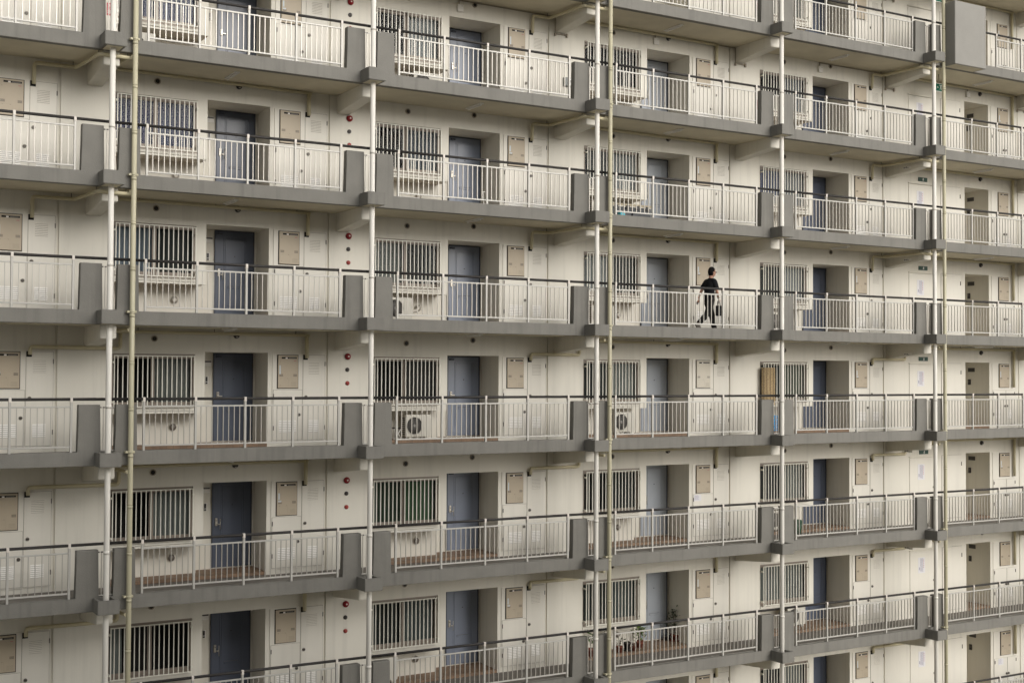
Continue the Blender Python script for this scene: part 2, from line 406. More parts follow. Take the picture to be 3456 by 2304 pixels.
def pane_mesh():
    return MB().xz(.04, .76, -.087, .752, .011).mesh('pane', ['glass'])
WF, SASH, PANE = window_frame_mesh(), sash_mesh(), pane_mesh()
def curtain_mesh(x0, x1, style, seed):
    rnd = random.Random(seed); m = MB(); n = max(6, int((x1 - x0) / .012))
    amp, wl = {'fold': (.02, .10), 'corr': (.02, .084), 'flat': (.002, .3)}[style]
    ph = rnd.random() * 6; prev = None
    for i in range(n + 1):
        x = x0 + (x1 - x0) * i / n
        jit = 0 if style == 'corr' else .35 * math.sin(x * 17 + ph)
        y = amp * math.sin(2 * math.pi * x / wl + ph + jit)
        cur = [m.bm.verts.new((x, y, -.19)), m.bm.verts.new((x + .006 * math.sin(x * 9 + ph), y * .8, .82))]
        if prev:
            f = m.bm.faces.new([prev[0], cur[0], cur[1], prev[1]]); f.smooth = True
        prev = cur
    return m
K, GG, GL, GD = (0.03, 0.031, 0.03), (0.19, 0.20, 0.185), (0.30, 0.32, 0.325), (0.045, 0.052, 0.05)
TEAL, GREEN, NAVY, SLATE, PALE = (0.14, 0.165, 0.16), (0.075, 0.14, 0.075), (0.055, 0.062, 0.14), (0.12, 0.135, 0.215), (0.23, 0.25, 0.235)
WIN = {   # (row, col): ((sash side, style, colour), ...)
    ('0', 1): ((0, 'corr', SLATE), (1, 'corr', SLATE)), ('A', 1): ((0, 'corr', SLATE), (1, 'corr', SLATE)), ('B', 1): ((0, 'corr', NAVY), (1, 'corr', SLATE)),
    ('C', 1): ((0, 'corr', (0.20, 0.24, 0.28)), (1, 'corr', GD)), ('D', 1): ((1, 'fold', GG),), ('E', 1): ((1, 'fold', PALE),), ('F', 1): ((2, 'fold', PALE),),
    ('A', 2): ((0, 'corr', K), (1, 'fold', GL)), ('B', 2): ((1, 'corr', (0.12, 0.14, 0.16)),), ('C', 2): ((0, 'fold', PALE), (1, 'corr', GD)), ('D', 2): ((1, 'flat', K),),
    ('E', 2): ((0, 'fold', (0.05, 0.075, 0.05)), (1, 'fold', GREEN)), ('F', 2): ((0, 'fold', GD), (1, 'fold', TEAL)),
    ('A', 3): ((0, 'fold', K),), ('B', 3): ((0, 'fold', GD), (1, 'fold', GL)), ('C', 3): ((0, 'fold', GL), (1, 'fold', GD)), ('D', 3): ((0, 'corr', GD), (1, 'fold', PALE)),
    ('E', 3): ((1, 'corr', GD),), ('F', 3): ((0, 'fold', GD), (1, 'fold', TEAL)),
    ('0', 4): ((0, 'fold', GD), (1, 'fold', GG)), ('A', 4): ((1, 'fold', (0.2, 0.22, 0.24)),), ('B', 4): ((0, 'fold', SLATE), (1, 'fold', GL)), ('C', 4): ((0, 'fold', GD), (1, 'fold', GL)),
    ('D', 4): ((0, 'fold', GD), (1, 'fold', (0.13, 0.15, 0.11))), ('E', 4): ((0, 'flat', K), (1, 'flat', GG)), ('F', 4): ((0, 'fold', PALE), (1, 'fold', PALE)), ('G', 4): ((0, 'flat', K), (1, 'fold', GG)),
}
def grille_mesh():
    m = MB(); x0, x1, z0, z1, y = -.25, 1.31, -.187, .812, 1.235
    m.box(x0, x1, y - .010, y + .010, z1 - .02, z1, 0, .003); m.box(x0, x1, y - .010, y + .010, z0, z0 + .02, 0, .003)
    m.box(x0, x0 + .018, y - .009, y + .009, z0 + .02, z1 - .02); m.box(x1 - .018, x1, y - .009, y + .009, z0 + .02, z1 - .02)
    for k in range(1, 17):
        x = x0 + .0815 - .0075 + (k - 1) * .0942 + .0
        m.box(x - .0085, x + .0085, y - .008, y + .008, z0 + .02, z1 - .02)
    for z in (-.10, .66):
        m.box(x1 - .001, x1 + .02, y - .006, YW + .06, z, z + .035); m.box(x0 - .02, x0 + .001, y - .006, YW + .06, z, z + .035)
    return m.mesh('window_grille', ['grille'])
def sill_mesh():
    return MB().box(-.292, 1.337, 1.298, 1.36, -.262, -.204, 0, .004).mesh('window_sill', ['wall'])
GRL, SILL = grille_mesh(), sill_mesh()
for r in ROWS[1:]:
    for c in (1, 2, 3, 4):
        if (r, c) == ('0', 2) or (r, c) == ('0', 3) or r == 'G' and c < 4: continue
        b = (AX[c], 0, ZR[r])
        w = bpart('window', WF, b)
        swap = (ord(r) + c) % 3 == 0
        for k, (sx, sy) in enumerate(((-.275, 1.385 if not swap else 1.358), (.52, 1.358 if not swap else 1.385))):
            bpart('sash', SASH, (sx, sy, 0), w); bpart('pane', PANE, (sx, sy, 0), w)
        for side, style, col in WIN.get((r, c), ()):
            x0, x1 = {0: (-.26, .53), 1: (.54, 1.30), 2: (-.26, .02)}[side]
            bpart('curtain', curtain_mesh(x0, x1, style, hash((r, c, side)) % 999 if False else ord(r) * 7 + c * 3 + side).mesh('curtain', [curtain_mat(col)]), (0, 1.47, 0), w)
        bpart('window_grille', GRL, b); bpart('window_sill', SILL, b)

# ------------------------------------------------------------------ entrance doors
def door_mesh(c):
    m = MB(); x0, x1, z0, z1 = 1.975, 2.815, -.905, .89
    m.box(x0 + .022, x1 - .022, 2.165, 2.188, z0, z1 - .022, 0)
    for (a, b) in ((x0, x0 + .024), (x1 - .024, x1)): m.box(a, b, 2.15, 2.188, z0, z1, 1)
    m.box(x0 + .024, x1 - .024, 2.15, 2.188, z1 - .024, z1, 1)
    def mould(xa, xb, za, zb, t=.012):
        m.box(xa, xa + t, 2.158, 2.166, za, zb, 0, .003); m.box(xb - t, xb, 2.158, 2.166, za, zb, 0, .003)
        m.box(xa + t, xb - t, 2.158, 2.166, zb - t, zb, 0, .003); m.box(xa + t, xb - t, 2.158, 2.166, za, za + t, 0, .003)
    mould(2.165, 2.655, -.72, .76); mould(2.20, 2.62, -.66, .735, .009)
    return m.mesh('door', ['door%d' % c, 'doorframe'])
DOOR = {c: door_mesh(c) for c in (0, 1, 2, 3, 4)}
MAIL = MB().box(2.26, 2.55, 2.156, 2.166, -.302, -.262, 0, .003).box(2.272, 2.538, 2.152, 2.157, -.268, -.258, 1)
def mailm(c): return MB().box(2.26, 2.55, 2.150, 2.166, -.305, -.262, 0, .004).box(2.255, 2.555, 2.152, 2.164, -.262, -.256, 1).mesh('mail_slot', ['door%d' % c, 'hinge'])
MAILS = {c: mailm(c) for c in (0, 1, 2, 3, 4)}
HLEV = MB().box(2.043, 2.095, 2.14, 2.165, -.035, .095, 0, .006).box(2.06, 2.155, 2.115, 2.135, -.005, .018, 0, .005).cyl((2.07, 2.14, .006), (2.07, 2.12, .006), .012).cyl((2.068, 2.139, .06), (2.068, 2.132, .06), .012, 10, 1).mesh('door_handle', ['chrome', 'hinge'])
HBAR = MB().box(2.04, 2.09, 2.14, 2.165, -.06, .10, 0, .006).cyl((2.133, 2.10, -.13), (2.133, 2.10, .085), .008).box(2.085, 2.135, 2.10, 2.145, -.035, -.015, 0, .004).cyl((2.065, 2.139, .05), (2.065, 2.132, .05), .011, 10, 1).mesh('door_handle', ['chrome', 'hinge'])
CLOSER = MB().box(2.03, 2.14, 2.12, 2.165, .80, .835, 0, .005).mesh('door_closer', ['doorframe'])
PEEP = MB().cyl((2.40, 2.166, .36), (2.40, 2.156, .36), .011, 10).mesh('peephole', ['black'])
DHINGE = MB().box(2.792, 2.806, 2.140, 2.152, .58, .68).box(2.792, 2.806, 2.140, 2.152, -.80, -.70).mesh('door_hinge', ['hinge'])
STEP = MB().box(-.288, 2.833, 1.322, 1.545, -1.0, -.93, 0, .004).box(-.288, 2.868, 1.545, 2.185, -1.0, -.931).mesh('tiled_step', ['tile'])
for r in ROWS[1:]:
    for c in range(0, 5):
        if (r == '0' and c < 4) or (r == 'G' and c < 3): continue
        b = (AX[c], 0, ZR[r])
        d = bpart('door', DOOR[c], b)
        bpart('door_handle', HLEV if r == 'D' or (r, c) == ('A', 1) else HBAR, (0, 0, 0), d)
        bpart('mail_slot', MAILS[c], (0, 0, 0), d); bpart('peephole', PEEP, (0, 0, 0), d); bpart('door_closer', CLOSER, (0, 0, 0), d); bpart('door_hinge', DHINGE, (0, 0, 0), d)
        bpart('tiled_step', STEP, b)
    bpart('tiled_step', MB().box(23.0, 24.628, 1.322, 2.185, -1.0, -.93, 0, .004).mesh('tiled_step', ['tile']), (0, 0, ZR[r]))

# ------------------------------------------------------------------ meter cupboards
def louvres(m, x0, x1, z0, z1, n, y, mi=2):       # pressed louvre slats: pale hoods, the shade beneath painted dark
    h = (z1 - z0) / n
    for k in range(n):
        zt = z1 - k * h; zb = zt - h * .70; bm = m.bm
        p = [(x0, y, zt), (x1, y, zt), (x1, y - .006, zb), (x0, y - .006, zb), (x0, y, zb), (x1, y, zb)]
        v = [bm.verts.new(q) for q in p]
        for q in ((0, 1, 2, 3), (3, 2, 5, 4), (0, 3, 4), (1, 5, 2)):
            f = bm.faces.new([v[i] for i in q]); f.material_index = mi if q != (3, 2, 5, 4) else 1
        m.box(x0 + .004, x1 - .004, y - .0012, y + .001, zb - h * .16, zb - .0005, 1)
def slots(m, x0, x1, z0, z1, n, y):                # shade under the shallow upper louvres painted as thin dark lines
    h = (z1 - z0) / n
    for k in range(n):
        z = z1 - (k + .5) * h; m.box(x0, x1, y - .007, y + .001, z, z + h * .30, 0, .002); m.box(x0, x1, y - .0012, y + .001, z - .0045, z - .0003, 1)
def cup_frame_mesh():
    m = MB(); m.box(2.925, 4.077, 1.306, 1.322, -.90, .878, 0, .003)
    m.box(2.834, 2.924, 1.306, 1.3205, -.985, -.90, 0) if False else None
    return m.mesh('cupboard_frame', ['cup'])
def cup_low_mesh():
    m = MB(); m.box(2.943, 3.569, 1.3045, 1.307, -.879, .148, 1); m.box(2.949, 3.563, 1.298, 1.306, -.873, .142, 0, .002)
    louvres(m, 3.069, 3.437, -.726, -.478, 7, 1.298); return m.mesh('cupboard_door', ['cup', 'gapshade', 'louvre'])
def cup_tall_mesh():
    m = MB(); m.box(3.579, 4.069, 1.3045, 1.307, -.884, .864, 1); m.box(3.585, 4.063, 1.298, 1.306, -.878, .858, 0, .002)
    louvres(m, 3.706, 3.941, -.727, -.478, 7, 1.298); slots(m, 3.708, 3.935, .46, .715, 8, 1.298); return m.mesh('cupboard_door', ['cup', 'gapshade', 'louvre'])
CF, CL_, CT = cup_frame_mesh(), cup_low_mesh(), cup_tall_mesh()
def knob_mesh(x, z):
    return MB().lathe([(.034, 0), (.034, -.012), (.026, -.02), (.02, -.016)], (x, 1.298, z), mi=0, n=16).box(x - .022, x + .022, 1.272, 1.284, z - .007, z + .007, 1, .002).mesh('knob', ['knobmetal', 'black'])
KN1, KN2 = knob_mesh(3.499, -.363), knob_mesh(3.65, 0.0)
def hinge_mesh(x, z): return MB().box(x - .008, x + .008, 1.288, 1.300, z - .045, z + .045, 0, .003).mesh('hinge', ['hinge'])
HG = {k: hinge_mesh(*k) for k in ((2.953, .02), (2.953, -.63), (4.064, .68), (4.064, -.63))}
NOTCH = MB().box(3.586, 3.683, 1.292, 1.300, .762, .866).mesh('pipe_notch', ['dark'])
def cupboard(b, c):
    bpart('cupboard_frame', CF, b)
    d = bpart('cupboard_door', CL_, b); bpart('knob', KN1, (0, 0, 0), d); bpart('hinge', HG[(2.953, .02)], (0, 0, 0), d); bpart('hinge', HG[(2.953, -.63)], (0, 0, 0), d)
    d = bpart('cupboard_door', CT, b); bpart('knob', KN2, (0, 0, 0), d); bpart('hinge', HG[(4.064, .68)], (0, 0, 0), d); bpart('hinge', HG[(4.064, -.63)], (0, 0, 0), d)
    bpart('pipe_notch', NOTCH, (0, 0, 0), d)
def flat_door_mesh(x0, x1, z0, z1):
    m = MB(); m.box(x0 - .006, x1 + .006, 1.313, 1.3215, z0 - .006, z1 + .006, 1); m.box(x0, x1, 1.306, 1.3145, z0, z1, 0, .002); return m
for r in ROWS[1:]:
    for c in range(0, 5):
        if r == '0' and c < 3: continue
        cupboard((AX[c], 0, ZR[r]), c)
    # exit-sign column: two plain shaft doors, drip ledge, meter doors
    b = (0, 0, ZR[r])
    d = bpart('shaft_door', flat_door_mesh(22.62, 23.43, -.90, .855).mesh('shaft_door', ['cup', 'gapshade']), b)
    bpart('hinge', MB().box(23.40, 23.417, 1.294, 1.308, .55, .66).mesh('hinge', ['hinge']), (0, 0, 0), d)
    bpart('knob', MB().lathe([(.03, 0), (.03, -.012), (.02, -.018)], (22.70, 1.306, .02), n=14).mesh('knob', ['hinge']), (0, 0, 0), d)
    d = bpart('shaft_door', flat_door_mesh(21.33, 22.35, -.90, .80).mesh('shaft_door', ['cup', 'cup']), b)
    bpart('drip_ledge', MB().box(21.31, 22.40, 1.288, 1.322, .822, .85, 0, .004).mesh('drip_ledge', ['wall']), (0, 0, 0), d)
    bpart('knob', MB().lathe([(.03, 0), (.03, -.012), (.02, -.018)], (22.268, 1.306, -.01), n=14).mesh('knob', ['hinge']), (0, 0, 0), d)
    bpart('cupboard_frame', MB().box(24.74, 25.74, 1.308, 1.322, -.90, .878, 0, .003).mesh('cupboard_frame', ['cup']), b)
    for x0, x1, lx0, lx1, kx, hx in ((24.77, 25.31, 24.87, 25.09, 25.28, 24.785), (25.33, 25.715, 25.40, 25.60, 25.37, 25.70)):
        m = MB(); m.box(x0 - .005, x1 + .005, 1.3055, 1.3085, -.88, .10, 1); m.box(x0, x1, 1.30, 1.307, -.875, .095, 0, .002); louvres(m, lx0, lx1, -.745, -.485, 7, 1.30)
        d = bpart('cupboard_door', m.mesh('cupboard_door', ['cup', 'gapshade', 'louvre']), b)
        bpart('knob', knob_mesh(kx, -.36), (0, 0, 0), d)
        for z in (.0, -.60): bpart('hinge', MB().box(hx - .008, hx + .008, 1.288, 1.302, z - .045, z + .045).mesh('hinge', ['hinge']), (0, 0, 0), d)

# ------------------------------------------------------------------ gas water heaters
def heater_parts():
    x0, x1, z0, z1 = -.23, .23, -.346, .346
    sur = MB().box(x0, x1, -.004, .0, z0, z1, 0).mesh('surround', ['dark'])
    cas = MB(); cas.box(x0 + .014, x1 - .014, -.03, -.003, z0 + .014, z1 - .014, 0, .008, 2)
    cas.box(x0 + .018, x0 + .15, -.0315, -.03, z0 + .04, z0 + .13, 1) if False else None
    for xa in (x0 + .04, x1 - .12):
        for k in range(3): cas.box(xa, xa + .08, -.0315, -.029, -.06 - .017 * k, -.052 - .017 * k, 1)
    for (xa, xb, za, zb) in ((x0 + .05, x0 + .245, -.135, -.1335), (x0 + .2435, x0 + .245, -.30, -.135)): cas.box(xa, xb, -.0308, -.029, za, zb, 2)
    for (xa, za) in ((x0 + .07, -.142), (x0 + .21, -.142), (x0 + .06, .20), (x0 + .06, -.28)): cas.box(xa, xa + .008, -.032, -.029, za, za + .008, 1)
    for k in range(5): cas.box(x1 - .17, x1 - .05, -.0308, -.029, -.22 - .018 * k, -.216 - .018 * k, 2)
    cas = cas.mesh('casing', ['hcase', 'hinge', 'hline'])
    flue = MB().box(x0 + .09, x1 - .05, -.034, -.028, .265, .298, 0).box(x0 + .17, x0 + .215, -.037, -.03, .262, .292, 1, .003).box(x0 + .24, x1 - .07, -.036, -.03, .272, .284, 2).mesh('flue_slot', ['dark', 'white', 'wire'])
    return sur, cas, flue
M['hcase'] = mat('heater_beige_enamel', (0.455, 0.385, 0.285), 0.5, var=0.07, vscale=2.2)
M['hline'] = mat('heater_faint_print', (0.31, 0.265, 0.20), 0.6)
M['hcase2'] = mat('heater_ivory_enamel', (0.60, 0.555, 0.46), 0.5, var=0.05, vscale=2.2)
HS, HC, HF = heater_parts()
HST = MB().box(-.19, -.155, -.0325, -.029, -.01, .12, 0).box(-.19, -.12, -.0325, -.029, -.06, -.03, 0).mesh('sticker', ['sticker'])
HST2 = MB().box(-.19, -.16, -.0325, -.029, -.05, .13, 0).mesh('sticker', ['sticker'])
HRED = MB().box(.12, .17, -.0325, -.029, .215, .225, 0).mesh('badge', ['inkred'])
for r in ROWS[1:]:
    for c in range(0, 6):
        if r == '0' and c < 3: continue
        x = AX[c] + 3.2535 if c < 5 else 25.243
        lab = ('ivory' if (r, c) == ('D', 3) else 'beige') + ' gas water heater, ' + where(r, c)
        h = thing('water_heater', lab, 'water heater', (x, 1.306, ZR[r] + .514), 'gas water heaters beside the front doors')
        put('surround', HS, h)
        cs = put('casing', HC, h)
        if (r, c) == ('D', 3):
            me = HC.copy(); me.materials[0] = M['hcase2']; cs.data = me
        put('flue_slot', HF, h)
        k = (ord(r) * 3 + c * 5) % 4
        if k in (0, 1): put('sticker', HST if k == 0 else HST2, h)
        if k in (2, 1): put('badge', HRED, h)

# ------------------------------------------------------------------ vents and wall fittings
VENT = MB().lathe([(.062, 0), (.062, -.012), (.055, -.022), (.045, -.022), (.042, -.006), (.0, -.004)][:5], (0, 0, 0), n=22).lathe([(.043, -.008), (.02, -.009)], (0, 0, 0), n=18, mi=1).box(-.004, .004, -.02, -.012, -.045, .045, 1).mesh('wall_vent', ['conduit', 'black'])
VENTB = MB().lathe([(.062, 0), (.06, -.03), (.048, -.048), (.02, -.055)], (0, 0, 0), n=22).box(-.02, .02, -.06, -.04, -.045, -.03, 1).mesh('wall_vent', ['black', 'chrome'])
CAP = MB().lathe([(.076, 0), (.076, -.03), (.066, -.038), (.064, -.03), (.02, -.03)], (0, 0, 0), n=24).mesh('wall_vent', ['capgrey']) if False else None
M['capgrey'] = mat('vent_cap_grey', (0.22, 0.195, 0.165), 0.5)
M['capcream'] = mat('vent_cap_cream', (0.58, 0.545, 0.475), 0.5)
def cap(mn): return MB().lathe([(.075, 0), (.075, -.028), (.068, -.034)], (0, 0, 0), n=24, mi=0).lathe([(.066, -.036), (.02, -.037)], (0, 0, 0), n=24, mi=1).mesh('wall_vent', ['capcream', mn])
CAPG, CAPC = cap('capgrey'), cap('capcream')
for r in ROWS[1:]:
    for c in range(1, 6):
        if r == '0' and c < 4: continue
        a = AX[c]
        if c < 5: bpart('wall_vent', VENT, (a + .535, YW, ZR[r] + 1.14))
        if c < 5: bpart('wall_vent', VENTB if c % 2 else VENT, (a + 2.17, YW, ZR[r] + 1.232))
        else: bpart('wall_vent', VENTB, (24.27, YW, ZR[r] + 1.17))
        if c < 5 and (r, c) not in (('D', 2), ('D', 3), ('F', 4), ('A', 2)):
            bpart('wall_vent', CAPC if r in 'ABC' else CAPG, (a + 1.05, 1.83, ZR[r] - .595))

def light_parts():
    base = MB().box(-.05, .05, -.33, .33, -.028, 0, 0, .006).mesh('light_base', ['white'])
    tube = MB().cyl((0, -.29, -.042), (0, .29, -.042), .018, 10).mesh('light_tube', ['white'])
    return base, tube
LB, LT = light_parts()
proto = {}
def make(kind, builder, label, loc):
    if kind not in proto: proto[kind] = builder(label, loc); return proto[kind]
    return copy_thing(proto[kind], loc, label)
def b_light(label, loc):
    t = thing('ceiling_light', label, 'ceiling light', loc, 'ceiling lights under the walkways'); put('light_base', LB, t); put('light_tube', LT, t); return t
for r in ROWS[1:]:
    for c in range(1, 6):
        if r in '0G' and c < 4: continue
        x = AX[c] + 1.80 if c < 5 else 23.55
        make('ceiling_light', b_light, 'slim white ceiling light, ' + where(r, c), (x, .63, ceil_z(r) + .001))

# alarm trio in the alarm-bell column
def b_bell(label, loc):
    t = thing('alarm_bell', label, 'alarm bell', loc, 'red alarm bells down one column')
    put('gong', MB().lathe([(.068, 0), (.068, -.02), (.06, -.04), (.04, -.055), (.015, -.06)], (0, 0, 0), n=26).mesh('gong', ['red']), t)
    put('centre_cap', MB().lathe([(.017, -.058), (.016, -.066), (.006, -.069)], (0, 0, 0), n=14).mesh('centre_cap', ['white']), t); return t
def b_btn(label, loc):
    t = thing('call_button', label, 'call button', loc, 'black push buttons under the bells')
    put('button_rim', MB().lathe([(.044, 0), (.044, -.015), (.036, -.03)], (0, 0, 0), n=20).mesh('button_rim', ['black']), t)
    put('button_dome', MB().lathe([(.03, -.03), (.022, -.042), (.008, -.047)], (0, 0, 0), n=16).mesh('button_dome', ['hinge']), t); return t
def b_lamp(label, loc):
    t = thing('indicator_lamp', label, 'indicator lamp', loc, 'red indicator lamps under the bells')
    put('lamp_rim', MB().lathe([(.046, 0), (.046, -.012), (.036, -.02)], (0, 0, 0), n=20).mesh('lamp_rim', ['lampred']), t)
    put('lamp_lens', MB().lathe([(.032, -.02), (.026, -.036), (.01, -.044)], (0, 0, 0), n=16).mesh('lamp_lens', ['lampred']), t); return t
for r in 'ABCDEF':
    make('bell', b_bell, 'round red alarm bell on wall, ' + ROWTXT[r], (4.578, YW, ZR[r] + .839))
    make('btn', b_btn, 'round black button below alarm bell, ' + ROWTXT[r], (4.573, YW, ZR[r] + .564))
    make('lamp', b_lamp, 'small round red lamp below black button, ' + ROWTXT[r], (4.577, YW, ZR[r] + .282))

# name plates and intercoms beside the doors
def b_plate(label, loc):
    t = thing('name_plate', label, 'name plate', loc, 'name plates beside front doors')
    put('plate_body', MB().box(-.075, .065, -.012, 0, -.06, .06, 0, .003).mesh('plate_body', ['white']), t)
    put('plate_stripe', MB().box(-.074, .064, -.015, -.011, .022, .05).mesh('plate_stripe', ['plate']), t); return t
def b_icom(label, loc):
    t = thing('intercom', label, 'intercom', loc, 'door intercoms')
    put('intercom_body', MB().box(-.04, .036, -.03, 0, -.078, .078, 0, .005).mesh('intercom_body', ['white']), t)
    put('intercom_face', MB().box(-.03, .012, -.034, -.029, -.025, .07).box(-.03, .012, -.034, -.029, -.07, -.038).mesh('intercom_face', ['black']), t); return t
for r in 'ABCDEF':
    make('plate', b_plate, 'grey-striped name plate by dark blue door, ' + where(r, 1), (1.868, 2.19, ZR[r] + .678))
    make('icom', b_icom, 'small intercom by dark blue door, ' + where(r, 1), (1.842, 2.19, ZR[r] + .333))
for r in ROWS[1:]:
    t = thing('name_plate', 'dark name plate on porch side wall, ' + where(r, 5), 'name plate', (24.63, 1.95, ZR[r] + .685), 'name plates beside front doors')
    put('plate_body', MB().box(-.012, 0, -.12, .12, -.058, .058, 0, .003).mesh('plate_body', ['plate']), t)
    t = thing('intercom', 'dark intercom on porch side wall, ' + where(r, 5), 'intercom', (24.63, 2.02, ZR[r] + .33), 'door intercoms')
    put('intercom_body', MB().box(-.03, 0, -.045, .045, -.08, .08, 0, .005).mesh('intercom_body', ['black']), t)
    put('intercom_face', MB().box(-.034, -.029, -.03, .03, -.02, .05).mesh('intercom_face', ['hinge']), t)

# ------------------------------------------------------------------ railings
def post_mesh(): return MB().box(-.02, .02, -.026, .026, -.942, -.028, 0, .003).mesh('post', ['bar'])
def clamp_mesh(): return MB().box(-.024, .024, -.034, .034, -.052, .031, 0, .010, 2).mesh('rail_clamp', ['cap'])
POST, CLAMP = post_mesh(), clamp_mesh()
def panel_mesh(w, n=8):
    m = MB(); a, b = .02, w - .02
    m.box(a, b, -.015, .015, -.149, -.119, 0, .003); m.box(a, b, -.015, .015, -.860, -.830, 0, .003)
    for k in range(n):
        x = (k + 1) * w / (n + 1)
        m.box(x - .006, x + .006, -.011, .011, -.831, -.148, 1)
    return m.mesh('baluster_panel', ['bar', 'baluster'])
PANEL = {c: panel_mesh(SPC[c]) for c in range(0, 6)}
def gap_mesh():
    m = MB(); m.box(-.094, .179, -.012, .012, -.157, -.137); m.box(-.094, .179, -.012, .012, -.925, -.905)
    for x in (-.02, .06, .13): m.box(x - .007, x + .007, -.012, .012, -.906, -.156, 2)
    m.box(-.09, -.06, -.013, .013, -.158, -.136, 1); m.box(-.03, .0, -.013, .013, -.158, -.136, 1)
    return m.mesh('gap_infill', ['bar', 'hinge', 'baluster'])
GAP = gap_mesh()
for r in ROWS[1:]:
    for c in range(0, 6):
        if r == 'G' and c < 2: continue
        x0 = PX[c]
        t = thing('railing', 'white railing with dark handrail, ' + where(r, c), 'railing', (x0, 0, ZR[r] - .945), 'balcony railings')
        zz = .945
        h0, h1 = POLE[c - 1] - x0, POLE[c] - x0
        put('handrail', MB().cyl((h0, 0, 0), (h1, 0, 0), .027, 14).mesh('handrail', ['rail']), t, (0, 0, zz))
        cut = 1.35 if (r == '0' and c == 5) else -1
        for k in range(5):
            x = k * SPC[c]
            if c == 5 and k == 0: continue
            if x < cut: continue
            p = put('post', POST, t, (x, 0, zz)); put('rail_clamp', CLAMP, p)
            if k < 4: put('baluster_panel', PANEL[c], t, (x, 0, zz))
        if c == 5 and r != '0': put('baluster_panel', PANEL[c], t, (0, 0, zz))
        if c: put('gap_infill', GAP, t, (POLE[c - 1] - x0, 0, zz))

# ------------------------------------------------------------------ poles and pipes
ZTOP, ZBOT = 3.0, -26.9
for i in range(-1, 6):
    nm = {-1: 'beyond the column cut by the frame edge', 0: 'in front of the alarm-bell column window', 1: 'just past the red alarm bells', 2: "in front of the walking man's column window",
          3: 'in front of the bamboo-blind column window', 4: 'just before the exit-sign column', 5: 'past the exit-sign column'}[i]
    t = thing('white_pole', 'tall white round pole through grey ledges, ' + nm, 'pole', (POLE[i], -.28, ZBOT), 'white poles along the facade')
    put('shaft', MB().cyl((0, 0, 0), (0, 0, ZTOP - ZBOT), .0515, 20).mesh('shaft', ['pole']), t)
    for r in ROWS:
        put('pole_joint', MB().cyl((0, 0, 0), (0, 0, .052), .0555, 20).cyl((0, 0, -.004), (0, 0, .0), .0545, 20, 1).mesh('pole_joint', ['pole', 'conduit']) if r == 'T' and i == -1 else bpy.data.meshes['pole_joint'], t, (0, 0, ZR[r] - .152 - ZBOT))
DPX = {0: -.274, 2: 10.494 - .274, 4: 21.03}
for i, x in DPX.items():
    nm = {0: 'before the alarm-bell column', 2: "before the walking man's column", 4: 'before the exit-sign column'}[i]
    t = thing('downpipe', 'tall beige jointed downpipe beside white pole, ' + nm, 'downpipe', (x, -.175, ZBOT), 'beige downpipes')
    m = MB(); m.cyl((0, 0, 0), (0, 0, ZTOP - ZBOT), .0465, 20)
    for r in ROWS:
        for dz in (-.153, -.99, .68):
            m.cyl((0, 0, ZR[r] + dz - ZBOT - .004), (0, 0, ZR[r] + dz - ZBOT + .003), .0472, 20, 1); m.cyl((0, 0, ZR[r] + dz - ZBOT - .06), (0, 0, ZR[r] + dz - ZBOT - .004), .0485, 20)
    put('pipe_shaft', m.mesh('pipe_shaft', ['pipe', 'joint']), t)
    for r in ROWS:
        put('pipe_clamp', MB().box(-.095, -.045, -.015, .02, -.02, .02, 0, .004).box(.045, .075, -.015, .085, -.02, .02, 0, .004).box(-.095, -.07, .0, .085, -.018, .018, 0).cyl((0, 0, -.018), (0, 0, .018), .0495, 18).mesh('pipe_clamp', ['pipe']) if 'pipe_clamp' not in bpy.data.meshes else bpy.data.meshes['pipe_clamp'], t, (0, 0, ZR[r] - .95 - ZBOT))

